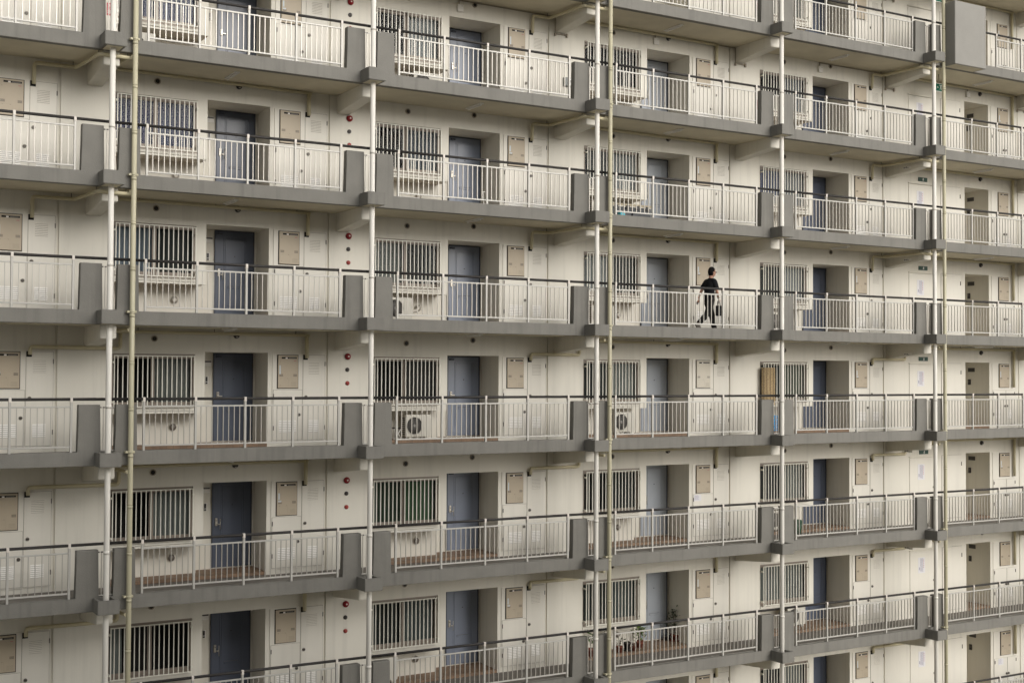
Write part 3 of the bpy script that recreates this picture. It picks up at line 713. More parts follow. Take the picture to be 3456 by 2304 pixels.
def hangers(t, pts, ztop):
    for (x, y, z) in pts:
        put('hanger', MB().cyl((x, y, z), (x, y, ztop), .006, 6).mesh('hanger', ['hinge']), t)
R_ = .036
for r in ROWS[1:]:
    zc = ceil_z(r); z = ZR[r]
    for c in range(0, 6):
        a = AX[c]
        if r == '0' and c < 2: continue
        if c % 2:                                          # pipe under the soffit from the downpipe to the meter cupboard
            i = c - 1; dx = DPX[i]; xe = a + 3.643 if c < 5 else 25.62
            zp = z + 1.247 + .2 * (zc - z - 1.29); path = [(dx - .01, .0, zp), (dx - .03, .10, zp), (dx - .14, 1.20, zp), (xe + .05, 1.25, zp)]
            t = thing('drain_pipe', 'ochre pipe under soffit, ' + where(r, c), 'drain pipe', (0, 0, z), 'ochre drain pipes under the walkways')
            me = MB().tube([(p[0], p[1], p[2] - z) for p in path], R_ * .85).mesh('run_pipe', ['drain']); put('run_pipe', me, t)
            zb = .79 if c < 5 else .18
            y_ = 1.25
            put('drop_pipe', MB().tube([(xe, 1.25, zp - z), (xe, y_, zb)], R_ + .002).mesh('drop_pipe', ['drain']), t)
            hangers(t, [(xx, 1.25, zp - z) for xx in (a + .2, a + 1.7, a + 3.4)], zc - z)
        else:                                              # pipe from the cupboard round or under the bracket to the next downpipe
            i = c; P = POLE[i]; dx = DPX[i]; xs = a + 3.64
            t = thing('drain_pipe', 'ochre pipe leading to downpipe, ' + where(r, c), 'drain pipe', (0, 0, z), 'ochre drain pipes under the walkways')
            if r in '0ABC' and not (c == 4 and r == 'D'):
                path = [(xs, 1.25, .80), (xs, 1.22, 1.185), (P - .32, 1.2, 1.19), (P - .17, -.02, 1.205), (dx + (.0 if c != 0 else 0), -.045, 1.19)]
                hg = [(P - .38, 1.2, 1.2), (P - .18, .05, 1.22), (P + .32, -.04, 1.2)]
            else:
                path = [(xs, 1.25, .80), (xs, 1.25, .945), (P + .57, 1.25, .94), (P + .57, 1.25, 1.247 + .2 * (zc - z - 1.29))]
                hg = []
            put('run_pipe', MB().tube(path, R_).mesh('run_pipe', ['drain']), t)
            if hg: hangers(t, hg, zc - z)

# conduits and small white boxes on the second storey
def conduit(r, c, box=True, x1=None):
    a = AX[c]; zc = ceil_z(r) - ZR[r]
    t = thing('cable_conduit', 'thin grey conduit along the soffit, ' + where(r, c), 'conduit', (0, 0, ZR[r]), 'thin conduits along the soffit')
    xb = POLE[c] if c < 5 else 26.0
    y = 1.30
    m = MB().tube([(a + 1.75, y, zc - .02), (xb - .10, y, zc - .02), (xb - .10, y, .90), (xb - .10, y, .885), (xb + .22, y, .885)], .012, 6)
    put('conduit_run', m.mesh('conduit_run', ['conduit']), t)
    put('conduit_flange', MB().box(xb - .12, xb - .085, y - .03, y + .01, .83, .90).mesh('conduit_flange', ['conduit']), t); put('conduit_flange', MB().box(xb + .20, xb + .24, y - .03, y + .01, .83, .92).mesh('conduit_flange', ['conduit']), t)
    t2 = thing('junction_box', 'small white junction box under soffit, ' + where(r, c), 'junction box', (a + 1.79 if c < 5 else 23.75, YW, ZR[r] + 1.10), 'white junction boxes')
    put('box_body', MB().box(-.075, .075, -.05, 0, -.08, .08, 0, .006).mesh('box_body', ['white']), t2)
    put('box_stub', MB().cyl((-.03, -.03, .08), (-.03, -.03, .17), .012, 8).cyl((.035, -.052, .045), (.035, -.045, .045), .008, 8, 1).mesh('box_stub', ['conduit', 'hinge']), t2)
for c in (1, 2, 3, 4, 5): conduit('A', c)
for c in (4,): conduit('0', c)

# ------------------------------------------------------------------ signs, notices
def text_mesh(txt, size, vertical=False):
    cu = bpy.data.curves.new('lettering', 'FONT'); cu.body = '\n'.join(txt) if vertical else txt
    cu.size = size * S; cu.align_x = 'CENTER'; cu.align_y = 'CENTER'; cu.space_line = 0.82; cu.extrude = 0.0006
    o = bpy.data.objects.new('lettering_tmp', cu); C.objects.link(o)
    dg = bpy.context.evaluated_depsgraph_get(); me = bpy.data.meshes.new_from_object(o.evaluated_get(dg))
    bpy.data.objects.remove(o); bpy.data.curves.remove(cu)
    me.transform(Matrix.Rotation(math.radians(90), 4, 'X')); return me
LET = text_mesh('消火器', .075, True); LET.materials.clear(); LET.materials.append(M['white'])
def fire_sign(label, loc, w=.088, h=.24):
    t = thing('fire_extinguisher_sign', label, 'sign', loc, 'red fire extinguisher signs')
    put('sign_plate', MB().box(-w / 2, w / 2, -.006, 0, -h / 2, h / 2).mesh('sign_plate', ['signred']), t)
    put('lettering', LET, t, (0, -.008, 0))
fire_sign('red extinguisher sign with white characters, behind pole before the alarm-bell column', (-.405, YW, ZR['A'] + .52 - .58 + .0))
fire_sign('red extinguisher sign beside grey parapet, top storey', (15.865, YW, ZR['0'] - .065))
fire_sign('red extinguisher sign beside grey parapet, second storey from the top', (15.865, YW, ZR['A'] - .075))
for r in 'BCDEF':                                       # green exit plates and notices in the exit-sign column
    t = thing('exit_sign', 'small dark green exit sign above notice, ' + where(r, 5), 'exit sign', (21.885, YW - .0, ZR[r] + .97), 'green exit signs')
    put('sign_plate', MB().box(-.175, .175, -.02, 0, -.056, .056, 0, .003).mesh('sign_plate', ['green']), t)
    m = MB(); m.lathe([(.010, 0), (.009, -.002)], (.012, -.021, .034), n=10); y = -.0225
    for q in ([(-.002, .022), (.022, .022), (.018, -.004), (.0, -.004)], [(.0, -.004), (.012, -.004), (-.008, -.042), (-.022, -.040)], [(.008, -.004), (.019, -.004), (.034, -.04), (.02, -.042)], [(-.002, .02), (-.024, .0), (-.018, -.006), (.004, .012)], [(.02, .02), (.042, .008), (.038, 0), (.018, .01)]):
        m.quad([(x, y, z) for x, z in q])
    put('running_figure', m.mesh('running_figure', ['white']), t)
for r in 'ABCDEFG':
    t = thing('notice', 'white printed notice taped to plain door, ' + where(r, 5), 'notice', (21.775, 1.306, ZR[r] + .425), 'printed notices')
    put('sheet', MB().box(-.135, .135, -.003, 0, -.215, .215).mesh('sheet', ['paper']), t)
    m = MB(); rnd = random.Random(3)
    for k in range(5):
        x = -.055 + .026 * k; zz = .19
        while zz > -.16:
            L = .012 + rnd.random() * .016; m.box(x, x + .012, -.0045, -.0028, zz - L, zz); zz -= L + .008
    m.box(-.10, -.075, -.0045, -.0028, -.13, -.05)
    for k in range(5): m.box(.075, .092, -.0045, -.0028, .13 - .05 * k, .155 - .05 * k, 1)
    put('print', m.mesh('print', ['ink', 'inkred']), t)
for r in 'BCDEF':                                       # white arrow signs on the last bracket
    t = thing('arrow_sign', 'white sign with black arrow on bracket, ' + ROWTXT[r], 'arrow sign', (POLE[4] - .096, .55, ZR[r] + 1.075), 'arrow signs on the brackets')
    put('sign_plate', MB().box(-.006, 0, -.14, .14, -.032, .032, 0, .002).mesh('sign_plate', ['white']), t)
    m = MB(); x = -.008
    for q in ([(.125, 0), (.095, .022), (.095, -.022)], [(.095, .007), (.04, .007), (.04, -.007), (.095, -.007)], [(.03, .02), (.018, .02), (.018, -.02), (.03, -.02)], [(.012, .02), (.0, .02), (.0, -.02), (.012, -.02)], [(.018, .016), (.012, .016), (.012, .008), (.018, .008)], [(-.015, -.008), (-.05, -.008), (-.05, -.02), (-.015, -.02)]):
        m.quad([(x, y, z) for y, z in q])
    put('arrow', m.mesh('arrow', ['black']), t)
for r in '0A':                                          # hanging green exit lights
    t = thing('hanging_exit_sign', 'green exit sign hung from the soffit, ' + where(r, 5), 'exit sign', (21.73, .6, ZR[r] + .925), 'green exit signs')
    put('sign_plate', MB().box(-.14, .14, -.02, .02, -.10, .10, 0, .004).mesh('sign_plate', ['signgreen']), t) if 'signgreen' in M else None
    if 'signgreen' not in M:
        M['signgreen'] = mat('exit_green', (0.008, 0.11, 0.065), 0.7, spec=0.15)
        put('sign_plate', MB().box(-.14, .14, -.02, .02, -.10, .10, 0, .004).mesh('sign_plate', ['signgreen']), t)
    put('rim', MB().box(-.15, .15, -.015, .015, -.112, -.10).box(-.15, .15, -.015, .015, .10, .112).mesh('rim', ['white']), t)
    put('hanger', MB().cyl((0, 0, .11), (0, 0, ceil_z(r) - ZR[r] - .925), .012, 8).mesh('hanger', ['conduit']), t)
    m = MB()
    for q in ([(.0, .07), (.12, .07), (.12, .055), (.0, .055)], [(.04, .05), (.08, .05), (.075, .0), (.045, .0)], [(.045, .0), (.06, .0), (.03, -.06), (.015, -.055)], [(.06, 0), (.075, 0), (.10, -.055), (.085, -.06)], [(-.10, .0), (-.07, .025), (-.07, -.025)], [(-.07, .008), (-.03, .008), (-.03, -.008), (-.07, -.008)]):
        m.quad([(x, -.022, z) for x, z in q])
    put('running_figure', m.mesh('running_figure', ['capcream']), t)
t = thing('control_box', 'small grey steel box with white face behind railing', 'control box', (10.06, YW, ZR['A'] - .20))
put('box_frame', MB().box(-.125, .125, -.06, 0, -.10, .10, 0, .005).mesh('box_frame', ['boxgrey']), t)
put('box_face', MB().box(-.03, .085, -.066, -.059, -.08, .08, 0, .003).box(.0, .05, -.069, -.065, -.01, .04, 1).mesh('box_face', ['white', 'boxgrey']), t)
for (r, c, dx, dz, w, h) in (('E', 3, 3.0, .06, .22, .15), ('G', 5, 24.95, .0, .22, .18)):
    t = thing('paper_note', 'white paper note below water heater, ' + where(r, c), 'paper note', ((AX[c] + dx if c < 5 else dx) + .08, 1.297, ZR[r] + dz))
    put('sheet', MB().box(-w / 2, w / 2, -.003, 0, -h / 2, h / 2).mesh('sheet', ['paper']), t)
    m = MB()
    for k in range(6): m.box(-w * .4, w * (.1 + .05 * (k % 3)), -.0042, -.0028, h * .35 - k * h * .13, h * .35 - k * h * .13 + .006)
    put('print', m.mesh('print', ['ink']), t)

# ------------------------------------------------------------------ air conditioner units
def ac_parts():
    w, h, d = .62, .475, .25
    cas = MB(); cas.box(0, w, 0, d, .055, .055 + h, 0, .012, 2)
    cas.box(.425, .427, -.002, .002, .065, .05 + h, 1)
    for k in range(9):
        for j in range(2): cas.box(-.003, .01, .04 + j * .10, .125 + j * .10, .10 + k * .043, .125 + k * .043, 2)
    cas = cas.mesh('casing', ['ac', 'wire', 'acdark'])
    cx, cz, R = .212, .295, .185
    fan = MB(); fan.lathe([(R, -.003), (R * .3, -.0035)], (cx, 0, cz), n=36, mi=0)
    fan.lathe([(R + .014, -.001), (R + .014, -.010), (R, -.012), (R, -.003)], (cx, 0, cz), n=36, mi=1)
    for k in range(-5, 6):
        x = k * .031; hh = math.sqrt(max(R * R - x * x, 0)); fan.box(cx + x - .0025, cx + x + .0025, -.012, -.008, cz - hh, cz + hh, 2)
    fan.lathe([(.035, -.010), (.03, -.016)], (cx, 0, cz), n=18, mi=2)
    fan = fan.mesh('fan_grille', ['acdark', 'ac', 'wire'])
    foot = MB().box(-.04, .04, -.02, d, 0, .056, 0, .008).mesh('foot', ['ac'])
    return cas, fan, foot
ACC, ACF, ACFT = ac_parts()
def ac(r, c, x, y=1.42, z=-.93, tail=None):
    t = thing('air_conditioner', 'ivory air conditioner unit standing under window, ' + where(r, c), 'air conditioner', (x, y, ZR[r] + z), 'air conditioner units on the walkways')
    put('casing', ACC, t); put('fan_grille', ACF, t); put('foot', ACFT, t, (.12, 0, 0)); put('foot', ACFT, t, (.50, 0, 0))
ac('D', 2, 5.985); ac('D', 3, 11.46); ac('C', 2, 5.50, 1.40); ac('C', 3, 10.84); ac('B', 3, 10.84); ac('A', 2, 6.13); ac('A', 1, -.12, 1.36)
ac('E', 4, 16.30); ac('C', 4, 16.30); ac('F', 4, 16.93, 1.40, -.86); ac('F', 2, 5.2, 1.38)
t = thing('refrigerant_hose', 'cream hose curving out of wall vent beside air conditioner', 'hose', (6.43, 1.83, ZR['C'] - .587))
put('hose_body', MB().tube([(0, 0, 0), (0, -.14, -.01), (-.08, -.18, -.06), (-.26, -.18, -.12)], .032, 10).mesh('hose_body', ['capcream']), t)

# ------------------------------------------------------------------ belongings on the walkways
for k, (xa, xb) in enumerate(((11.10, 11.70), (11.71, 12.27))):
    t = thing('storage_bin', ('slate storage bin with tan lid behind cyan bag', 'slate storage bin with tan lid next to grey door')[k] + ', ' + ROWTXT['B'], 'storage bin', (xa, 1.02, ZR['B'] - 1.0), 'storage bins on the walkway')
    w = xb - xa
    put('bin_body', MB().box(.015, w - .015, .015, .40, 0, .44, 0, .015, 2).mesh('bin_body', ['bin']), t)
    put('lid', MB().box(0, w, 0, .42, .44, .515, 0, .022, 2).box(.0, w, -.006, .0, .438, .452, 1).mesh('lid', ['binlid', 'binbar']), t)
    for q in (.14, w - .14): put('latch', MB().box(q - .05, q + .05, -.02, .0, .38, .475, 0, .008).mesh('latch', ['black']), t)
t = thing('plastic_bag', 'cyan plastic bag on walkway floor by storage bins', 'bag', (11.31, .92, ZR['B'] - 1.0))
put('bag_body', MB().box(-.07, .07, -.06, .06, 0, .30, 0, .025, 2).mesh('bag_body', ['cyan']), t); put('bag_tie', MB().box(-.012, .0, -.065, -.055, .02, .29).box(.03, .07, -.064, -.055, .26, .31).mesh('bag_tie', ['white']), t)
t = thing('plastic_crate', 'bright blue plastic crate seen between grey parapets', 'crate', (16.56, 1.50, ZR['D'] - .93))
m = MB(); m.box(-.17, .17, -.13, .13, 0, .03)
for z in (.10, .19, .28): m.box(-.17, .17, -.135, -.115, z - .03, z + .03); m.box(-.17, .17, .115, .135, z - .03, z + .03); m.box(-.175, -.155, -.13, .13, z - .03, z + .03); m.box(.155, .175, -.13, .13, z - .03, z + .03)
for x in (-.165, -.08, 0, .08, .165): m.box(x - .01, x + .01, -.14, -.11, 0, .36); m.box(x - .01, x + .01, .11, .14, 0, .36)
put('crate_body', m.mesh('crate_body', ['crate']), t); put('crate_rim', MB().box(-.18, .18, -.145, -.11, .345, .39).box(-.18, .18, .11, .145, .345, .39).box(-.18, -.15, -.11, .11, .345, .39).box(.15, .18, -.11, .11, .345, .39).mesh('crate_rim', ['crate']), t)
t = thing('bamboo_blind', 'brown woven bamboo blind hung over window grille', 'blind', (16.105, 1.205, ZR['D'] + .69))
m = MB()
for k in range(58):
    z = -.01 - k * .0165; j = random.uniform(-.006, .006); m.cyl((-.225 + j, 0, z), (.225 + j, 0, z), .0078, 6)
put('reeds', m.mesh('reeds', ['bamboo']), t)
m = MB()
for x in (-.17, -.06, .06, .17): m.box(x - .004, x + .004, -.011, .011, -.96, .01)
put('binding_cord', m.mesh('binding_cord', ['twig']), t)
t = thing('waste_bin', 'dark green bin beside blue door, storey below the bamboo blind', 'bin', (17.12, 1.25, ZR['E'] - 1.0))
put('bin_body', MB().lathe([(.10, 0), (.125, .30)], (0, 0, 0), 'z', 18).mesh('bin_body', ['greenbin']), t); put('lid', MB().lathe([(.135, .30), (.135, .325), (.10, .36), (.02, .37)], (0, 0, 0), 'z', 18).mesh('lid', ['greenbin']), t)
t = thing('drying_rack', 'low white tubular drying rack under window, storey above the walking man', 'drying rack', (6.05, 1.5, ZR['B'] - .93))
put('rack_frame', MB().tube([(-.28, 0, 0), (-.28, 0, .24), (.28, 0, .24), (.28, 0, 0)], .012, 8).tube([(-.28, .18, 0), (-.28, .18, .24), (.28, .18, .24), (.28, .18, 0)], .012, 8).mesh('rack_frame', ['white']), t)
put('rack_bar', MB().tube([(-.28, 0, .13), (.28, 0, .13)], .008, 8).tube([(-.28, .0, .24), (-.28, .18, .24)], .010, 8).tube([(.28, .0, .24), (.28, .18, .24)], .010, 8).mesh('rack_bar', ['white']), t)
t = thing('folded_cart', 'thin white folded cart leaning in porch, storey above the walking man', 'cart', (8.02, 1.55, ZR['B'] - .93))
put('cart_frame', MB().tube([(-.05, 0, .03), (-.05, .05, .52), (.06, .05, .52), (.06, 0, .03)], .011, 8).tube([(-.05, .02, .25), (.06, .02, .25)], .008, 8).mesh('cart_frame', ['white']), t)
put('wheel', MB().cyl((-.07, 0, .035), (-.05, 0, .035), .035, 14).mesh('wheel', ['wire']), t); put('wheel', MB().cyl((.06, 0, .035), (.08, 0, .035), .035, 14).mesh('wheel', ['wire']), t)
t = thing('folding_stool', 'black-seated folding stool with white frame beside air conditioner', 'stool', (5.80, 1.48, ZR['D'] - .93))
put('seat', MB().lathe([(.02, .24), (.11, .235), (.115, .25), (.10, .262), (.02, .265)], (0, 0, 0), 'z', 20).mesh('seat', ['black']), t)
for q in ((-1, 1), (1, -1)): put('leg', MB().tube([(.10 * q[0], -.06, 0), (.09 * q[1], -.06, .24)], .011, 8).mesh('leg', ['white']), t)
put('brace', MB().tube([(-.10, -.06, .02), (.10, -.06, .02)], .009, 8).mesh('brace', ['white']), t)

# potted plants
def leaves(m, pts, n, size, spread, rnd, mi=0, droop=.3):
    for _ in range(n):
        p = Vector(rnd.choice(pts)) + Vector((rnd.gauss(0, spread), rnd.gauss(0, spread), rnd.gauss(0, spread * .8)))
        az = rnd.random() * 6.283; d = Vector((math.cos(az), math.sin(az), rnd.uniform(-droop, .6))).normalized(); L = size * rnd.uniform(.6, 1.3)
        s = d.cross(Vector((0, 0, 1))).normalized() * L * .28; up = d.cross(s).normalized() * L * .08
        m.quad([p, p + d * L * .5 + s - up, p + d * L - up * 2, p + d * L * .5 - s - up], mi)
def plant(label, loc, pot, stem_h, kind, seed, leafn, lsize, spread, leafm, potm='terra', saucer=False):
    rnd = random.Random(seed); r0, r1, h = pot
    t = thing('potted_plant', label, 'potted plant', loc, 'potted plants along the tiled step')
    p = put('pot', MB().lathe([(r0, 0), (r1, h * .8), (r1 * 1.1, h * .8), (r1 * 1.1, h), (r1 * .92, h), (r1 * .9, h * .9), (.01, h * .9)], (0, 0, 0), 'z', 18).mesh('pot', [potm]), t)
    if saucer: put('saucer', MB().lathe([(r1 * 1.2, 0), (r1 * 1.35, .025), (r1 * 1.2, .03)], (0, 0, 0), 'z', 18).mesh('saucer', [potm]), t)
    m = MB(); tips = []
    if kind == 'shrub':
        for k in range(5):
            a = rnd.random() * 6.283; pts = [(0, 0, h * .8)]; x = y = 0
            for q in range(1, 5):
                x += math.cos(a) * rnd.uniform(.01, .05) * stem_h; y += math.sin(a) * rnd.uniform(.01, .05) * stem_h; pts.append((x + rnd.gauss(0, .008), y, h * .8 + stem_h * q / 4 * (1 if k else 1.25) * rnd.uniform(.85, 1.05)))
            m.tube(pts, .006, 6); tips += pts[1:] if stem_h < .3 else pts[2:]
    else:
        for k in range(3):
            a = rnd.random() * 6.283; pts = [(0, 0, h * .8), (.02 * math.cos(a), .02 * math.sin(a), h * .8 + stem_h * .5), (.05 * math.cos(a), .05 * math.sin(a), h * .8 + stem_h)]
            m.tube(pts, .005, 6); tips += pts[1:]
    put('stem', m.mesh('stem', ['twig']), t)
    m = MB(); leaves(m, tips, leafn, lsize, spread, rnd); put('foliage', m.mesh('foliage', [leafm]), t)
zF = ZR['F'] - .93
plant('small terracotta pot with leafy shoots beside tall black pot', (11.66, 1.45, zF), (.058, .078, .15), .16, 'shoot', 1, 16, .10, .035, 'leafd')
plant('tall narrow black pot with low dark plant', (11.93, 1.52, zF), (.06, .085, .20), .05, 'shoot', 2, 14, .07, .03, 'leafd', 'black', True)
plant('tiny terracotta pot with sparse twig next to black pot', (12.08, 1.44, zF), (.045, .055, .10), .08, 'shoot', 3, 5, .06, .02, 'terra')
plant('terracotta pot with bright leafy plant before grey blue door', (12.42, 1.68, zF), (.07, .085, .13), .36, 'shrub', 4, 130, .10, .07, 'leafy')
plant('terracotta pot behind the bright leafy plant', (12.53, 1.80, zF), (.06, .075, .14), .22, 'shrub', 14, 40, .08, .05, 'leaf')
plant('large pale pot with tall dark shrub in porch corner', (13.66, 1.88, zF), (.085, .115, .16), .55, 'shrub', 5, 120, .085, .075, 'leafd', 'terra', True)
plant('small dark pot half hidden by the tall porch shrub', (13.50, 2.0, zF), (.06, .07, .13), .03, 'shoot', 15, 8, .05, .02, 'leafd', 'bin')
plant('terracotta pot with broad green leaves between grey parapets', (10.84, 1.45, zF), (.07, .095, .18), .34, 'shoot', 6, 14, .17, .04, 'leaf')
plant('dark spindly potted plant against niche wall', (11.44, 1.70, zF), (.06, .07, .14), .32, 'shoot', 7, 12, .09, .03, 'leafd', 'bin')

# ------------------------------------------------------------------ the walking man
def skinned(name, verts, edges, radii, matn, parent, sub=2, root=0):
    me = bpy.data.meshes.new(name); me.from_pydata([Vector(v) * S for v in verts], edges, [])
    o = bpy.data.objects.new(name, me); C.objects.link(o)
    sk = o.modifiers.new('skin', 'SKIN'); sk.use_smooth_shade = True; sk.branch_smoothing = .6
    for i, d in enumerate(me.skin_vertices[0].data):
        rr = radii[i]; d.radius = (rr[0] * S, rr[1] * S) if isinstance(rr, tuple) else (rr * S, rr * S); d.use_root = (i == root)
    ss = o.modifiers.new('sub', 'SUBSURF'); ss.levels = ss.render_levels = sub
    dg = bpy.context.evaluated_depsgraph_get(); m2 = bpy.data.meshes.new_from_object(o.evaluated_get(dg))
    bpy.data.objects.remove(o); bpy.data.meshes.remove(me)
    for p in m2.polygons: p.use_smooth = True
    m2.name = name; m2.materials.clear(); m2.materials.append(M[matn])
    return put(name, m2, parent)
man = thing('person', 'man in black T-shirt and dark trousers walking with a black bag', 'person', (13.72, .66, ZR['C'] - 1.0))
# local frame: x forward (along the walkway), y away from the viewer, z up from the floor; head top 1.575
def loft(m, secs, n=20, mi=0, cap=True):           # secs: (centre, axis_u * radius, axis_v * radius)
    rings = []
    for c, u, v in secs:
        c, u, v = Vector(c), Vector(u), Vector(v)
        rings.append([m.bm.verts.new(c + u * math.cos(t) + v * math.sin(t)) for t in [2 * math.pi * i / n for i in range(n)]])
    for a_, b_ in zip(rings, rings[1:]):
        for i in range(n):
            f_ = m.bm.faces.new([a_[i], a_[(i + 1) % n], b_[(i + 1) % n], b_[i]]); f_.smooth = True; f_.material_index = mi
    if cap:
        for q in (rings[0][::-1], rings[-1]): m.bm.faces.new(q).material_index = mi
def limb(m, pts, radii, n=14, mi=0):               # tapered limb through its joints, smoothed with a Catmull-Rom curve
    P = [Vector(p) for p in pts]; Q, R = [], []
    ext = [P[0] * 2 - P[1]] + P + [P[-1] * 2 - P[-2]]
    for i in range(len(P) - 1):
        p0, p1, p2, p3 = ext[i:i + 4]
        for k in range(5):
            t = k / 5; Q.append(.5 * ((2 * p1) + (p2 - p0) * t + (2 * p0 - 5 * p1 + 4 * p2 - p3) * t * t + (3 * p1 - p0 - 3 * p2 + p3) * t ** 3)); R.append(radii[i] * (1 - t) + radii[i + 1] * t)
    Q.append(P[-1]); R.append(radii[-1]); secs = []
    for i, q in enumerate(Q):
        d = (Q[min(i + 1, len(Q) - 1)] - Q[max(i - 1, 0)]).normalized(); u = d.cross(Vector((0, 1, 0))).normalized(); v = d.cross(u)
        secs.append((q, u * R[i], v * R[i]))
    loft(m, secs, n, mi)
def oval(z, x, rx, ry): return ((x, 0, z), (rx, 0, 0), (0, ry, 0))
J = dict(rs=(.055, -.135, 1.205), re=(.095, -.185, .975), rw=(.175, -.155, .80), rh=(.19, -.15, .755), ls=(.03, .135, 1.205), le=(-.09, .185, .99), lw=(-.185, .165, .80), lh=(-.20, .16, .755))
nm = ['pel', 'waist', 'chest', 'neck', 'head0', 'rs', 're', 'rw', 'ls', 'le', 'lw', 'rhip', 'rk', 'ra', 'lhip', 'lk', 'la']
JB = dict(J, pel=(0, 0, .80), waist=(.01, 0, .92), chest=(.03, 0, 1.12), neck=(.05, 0, 1.285), head0=(.075, 0, 1.39), rhip=(-.01, -.085, .76), rk=(-.12, -.085, .44), ra=(-.40, -.085, .19), lhip=(.01, .085, .76), lk=(.15, .085, .43), la=(.24, .085, .08))
E_ = [('pel', 'waist'), ('waist', 'chest'), ('chest', 'neck'), ('neck', 'head0'), ('chest', 'rs'), ('rs', 're'), ('re', 'rw'), ('chest', 'ls'), ('ls', 'le'), ('le', 'lw'), ('pel', 'rhip'), ('rhip', 'rk'), ('rk', 'ra'), ('pel', 'lhip'), ('lhip', 'lk'), ('lk', 'la')]
RAD = dict(pel=.07, waist=.065, chest=.07, neck=.052, head0=.05, rs=.045, re=.037, rw=.025, ls=.045, le=.037, lw=.025, rhip=.06, rk=.042, ra=.032, lhip=.06, lk=.042, la=.032)
ix = {n: i for i, n in enumerate(nm)}
body = skinned('body', [JB[n] for n in nm], [(ix[a_], ix[b_]) for a_, b_ in E_], [RAD[n] for n in nm], 'skin', man)
m = MB()
loft(m, [oval(.79, .0, .115, .158), oval(.88, .004, .112, .152), oval(.96, .012, .108, .148), oval(1.05, .022, .112, .158), oval(1.14, .030, .116, .165), oval(1.195, .036, .110, .166), oval(1.235, .042, .098, .150), oval(1.27, .050, .082, .118), oval(1.295, .056, .066, .082), oval(1.305, .058, .058, .062)], 28)
for s_, sh, mid in ((-1, J['rs'], (.085, -.180, 1.04)), (1, J['ls'], (-.062, .180, 1.05))):
    limb(m, [(.042, s_ * .075, 1.225), sh, mid], [.070, .074, .066])
put('tshirt', m.mesh('tshirt', ['shirt']), man)
m = MB()
loft(m, [oval(.885, .004, .102, .148), oval(.82, .0, .108, .160), oval(.76, -.002, .110, .165), oval(.70, -.002, .085, .150)], 28)
limb(m, [(-.006, -.085, .80), (-.04, -.085, .66), (-.125, -.085, .44), (-.28, -.085, .29), (-.385, -.085, .205)], [.092, .096, .074, .066, .060])
limb(m, [(.004, .085, .80), (.06, .085, .66), (.155, .085, .43), (.205, .085, .24), (.24, .085, .085)], [.092, .096, .074, .068, .064])
put('trousers', m.mesh('trousers', ['trouser']), man)
# head with face
HSC = 1.17
m = MB(); bm = m.bm
bmesh.ops.create_uvsphere(bm, u_segments=28, v_segments=20, radius=1.0)
for v in bm.verts:
    x, y, z = v.co
    w = 1.0 if z > -.1 else 1.0 - .38 * min(1, (-z - .1) / .9)
    v.co = Vector((.082 * x * (w if x < 0 else (.9 + .1 * w)), .066 * y * w, .108 * z))
for f in bm.faces: f.smooth = True
def blob(c, r, mi=0):
    res = bmesh.ops.create_icosphere(bm, subdivisions=2, radius=1.0)
    for v in res['verts']: v.co = Vector((c[0] + v.co.x * r[0], c[1] + v.co.y * r[1], c[2] + v.co.z * r[2]))
    for f in {f for v in res['verts'] for f in v.link_faces}: f.material_index = mi; f.smooth = True
blob((.085, 0, -.015), (.018, .012, .022)); blob((.076, 0, -.055), (.010, .022, .006), 1)
for s in (-1, 1): blob((.070, s * .028, .004), (.008, .011, .006), 2); blob((-.004, s * .066, -.008), (.018, .008, .028))
hd = put('head', m.mesh('head', ['skin', 'lampred', 'black']), man, (.094, 0, 1.445), HSC)
m = MB(); bm = m.bm; bmesh.ops.create_uvsphere(bm, u_segments=28, v_segments=20, radius=1.0)
for v in bm.verts:
    x, y, z = v.co; v.co = Vector((-.006 + .086 * x, .071 * y, .012 + .110 * z))
dele = [v for v in bm.verts if (v.co.x > .030 and v.co.z < .052) or (v.co.z < .0 and v.co.x > -.012) or v.co.z < -.072]
bmesh.ops.delete(bm, geom=dele, context='VERTS')
for f in bm.faces: f.smooth = True
put('hair', m.mesh('hair', ['hair']), man, (.094, 0, 1.445), HSC)
m = MB()
for s in (-1, 1): m.box(.078, .082, s * .03 - .02, s * .03 + .02, -.008, .018, 0, .002); m.box(.0, .08, s * .068 - .003, s * .068 + .003, .006, .012)
put('glasses', m.mesh('glasses', ['black']), man, (.094, 0, 1.445), HSC)
def hand(w, h, name, curl):
    w, h = Vector(w), Vector(h); d = (h - w).normalized(); side = d.cross(Vector((0, 1, 0))).normalized(); nrm = side.cross(d)
    V = [w, w + d * .03, h]; Ed = [(0, 1), (1, 2)]; Rr = [.02, (.016, .026), (.014, .028)]
    for k, (off, L) in enumerate(((-.022, .055), (-.008, .066), (.007, .062), (.021, .05))):
        b = len(V); base = h + side * off
        V += [base + d * .012, base + d * (.012 + L * .5) + nrm * curl * L * .25, base + d * (.012 + L * .8) + nrm * curl * L * .75]
        Ed += [(2, b), (b, b + 1), (b + 1, b + 2)]; Rr += [.0085, .0078, .0068]
    b = len(V); V += [w + d * .03 + side * .03, w + d * .055 + side * .043 + nrm * curl * .012, w + d * .085 + side * .04 + nrm * curl * .022]; Ed += [(1, b), (b, b + 1), (b + 1, b + 2)]; Rr += [.0105, .0095, .0078]
    return skinned(name, V, Ed, Rr, 'skin', man, 1)
hand(J['rw'], J['rh'], 'hand', 1.0); hand(J['lw'], J['lh'], 'hand', 0.8)
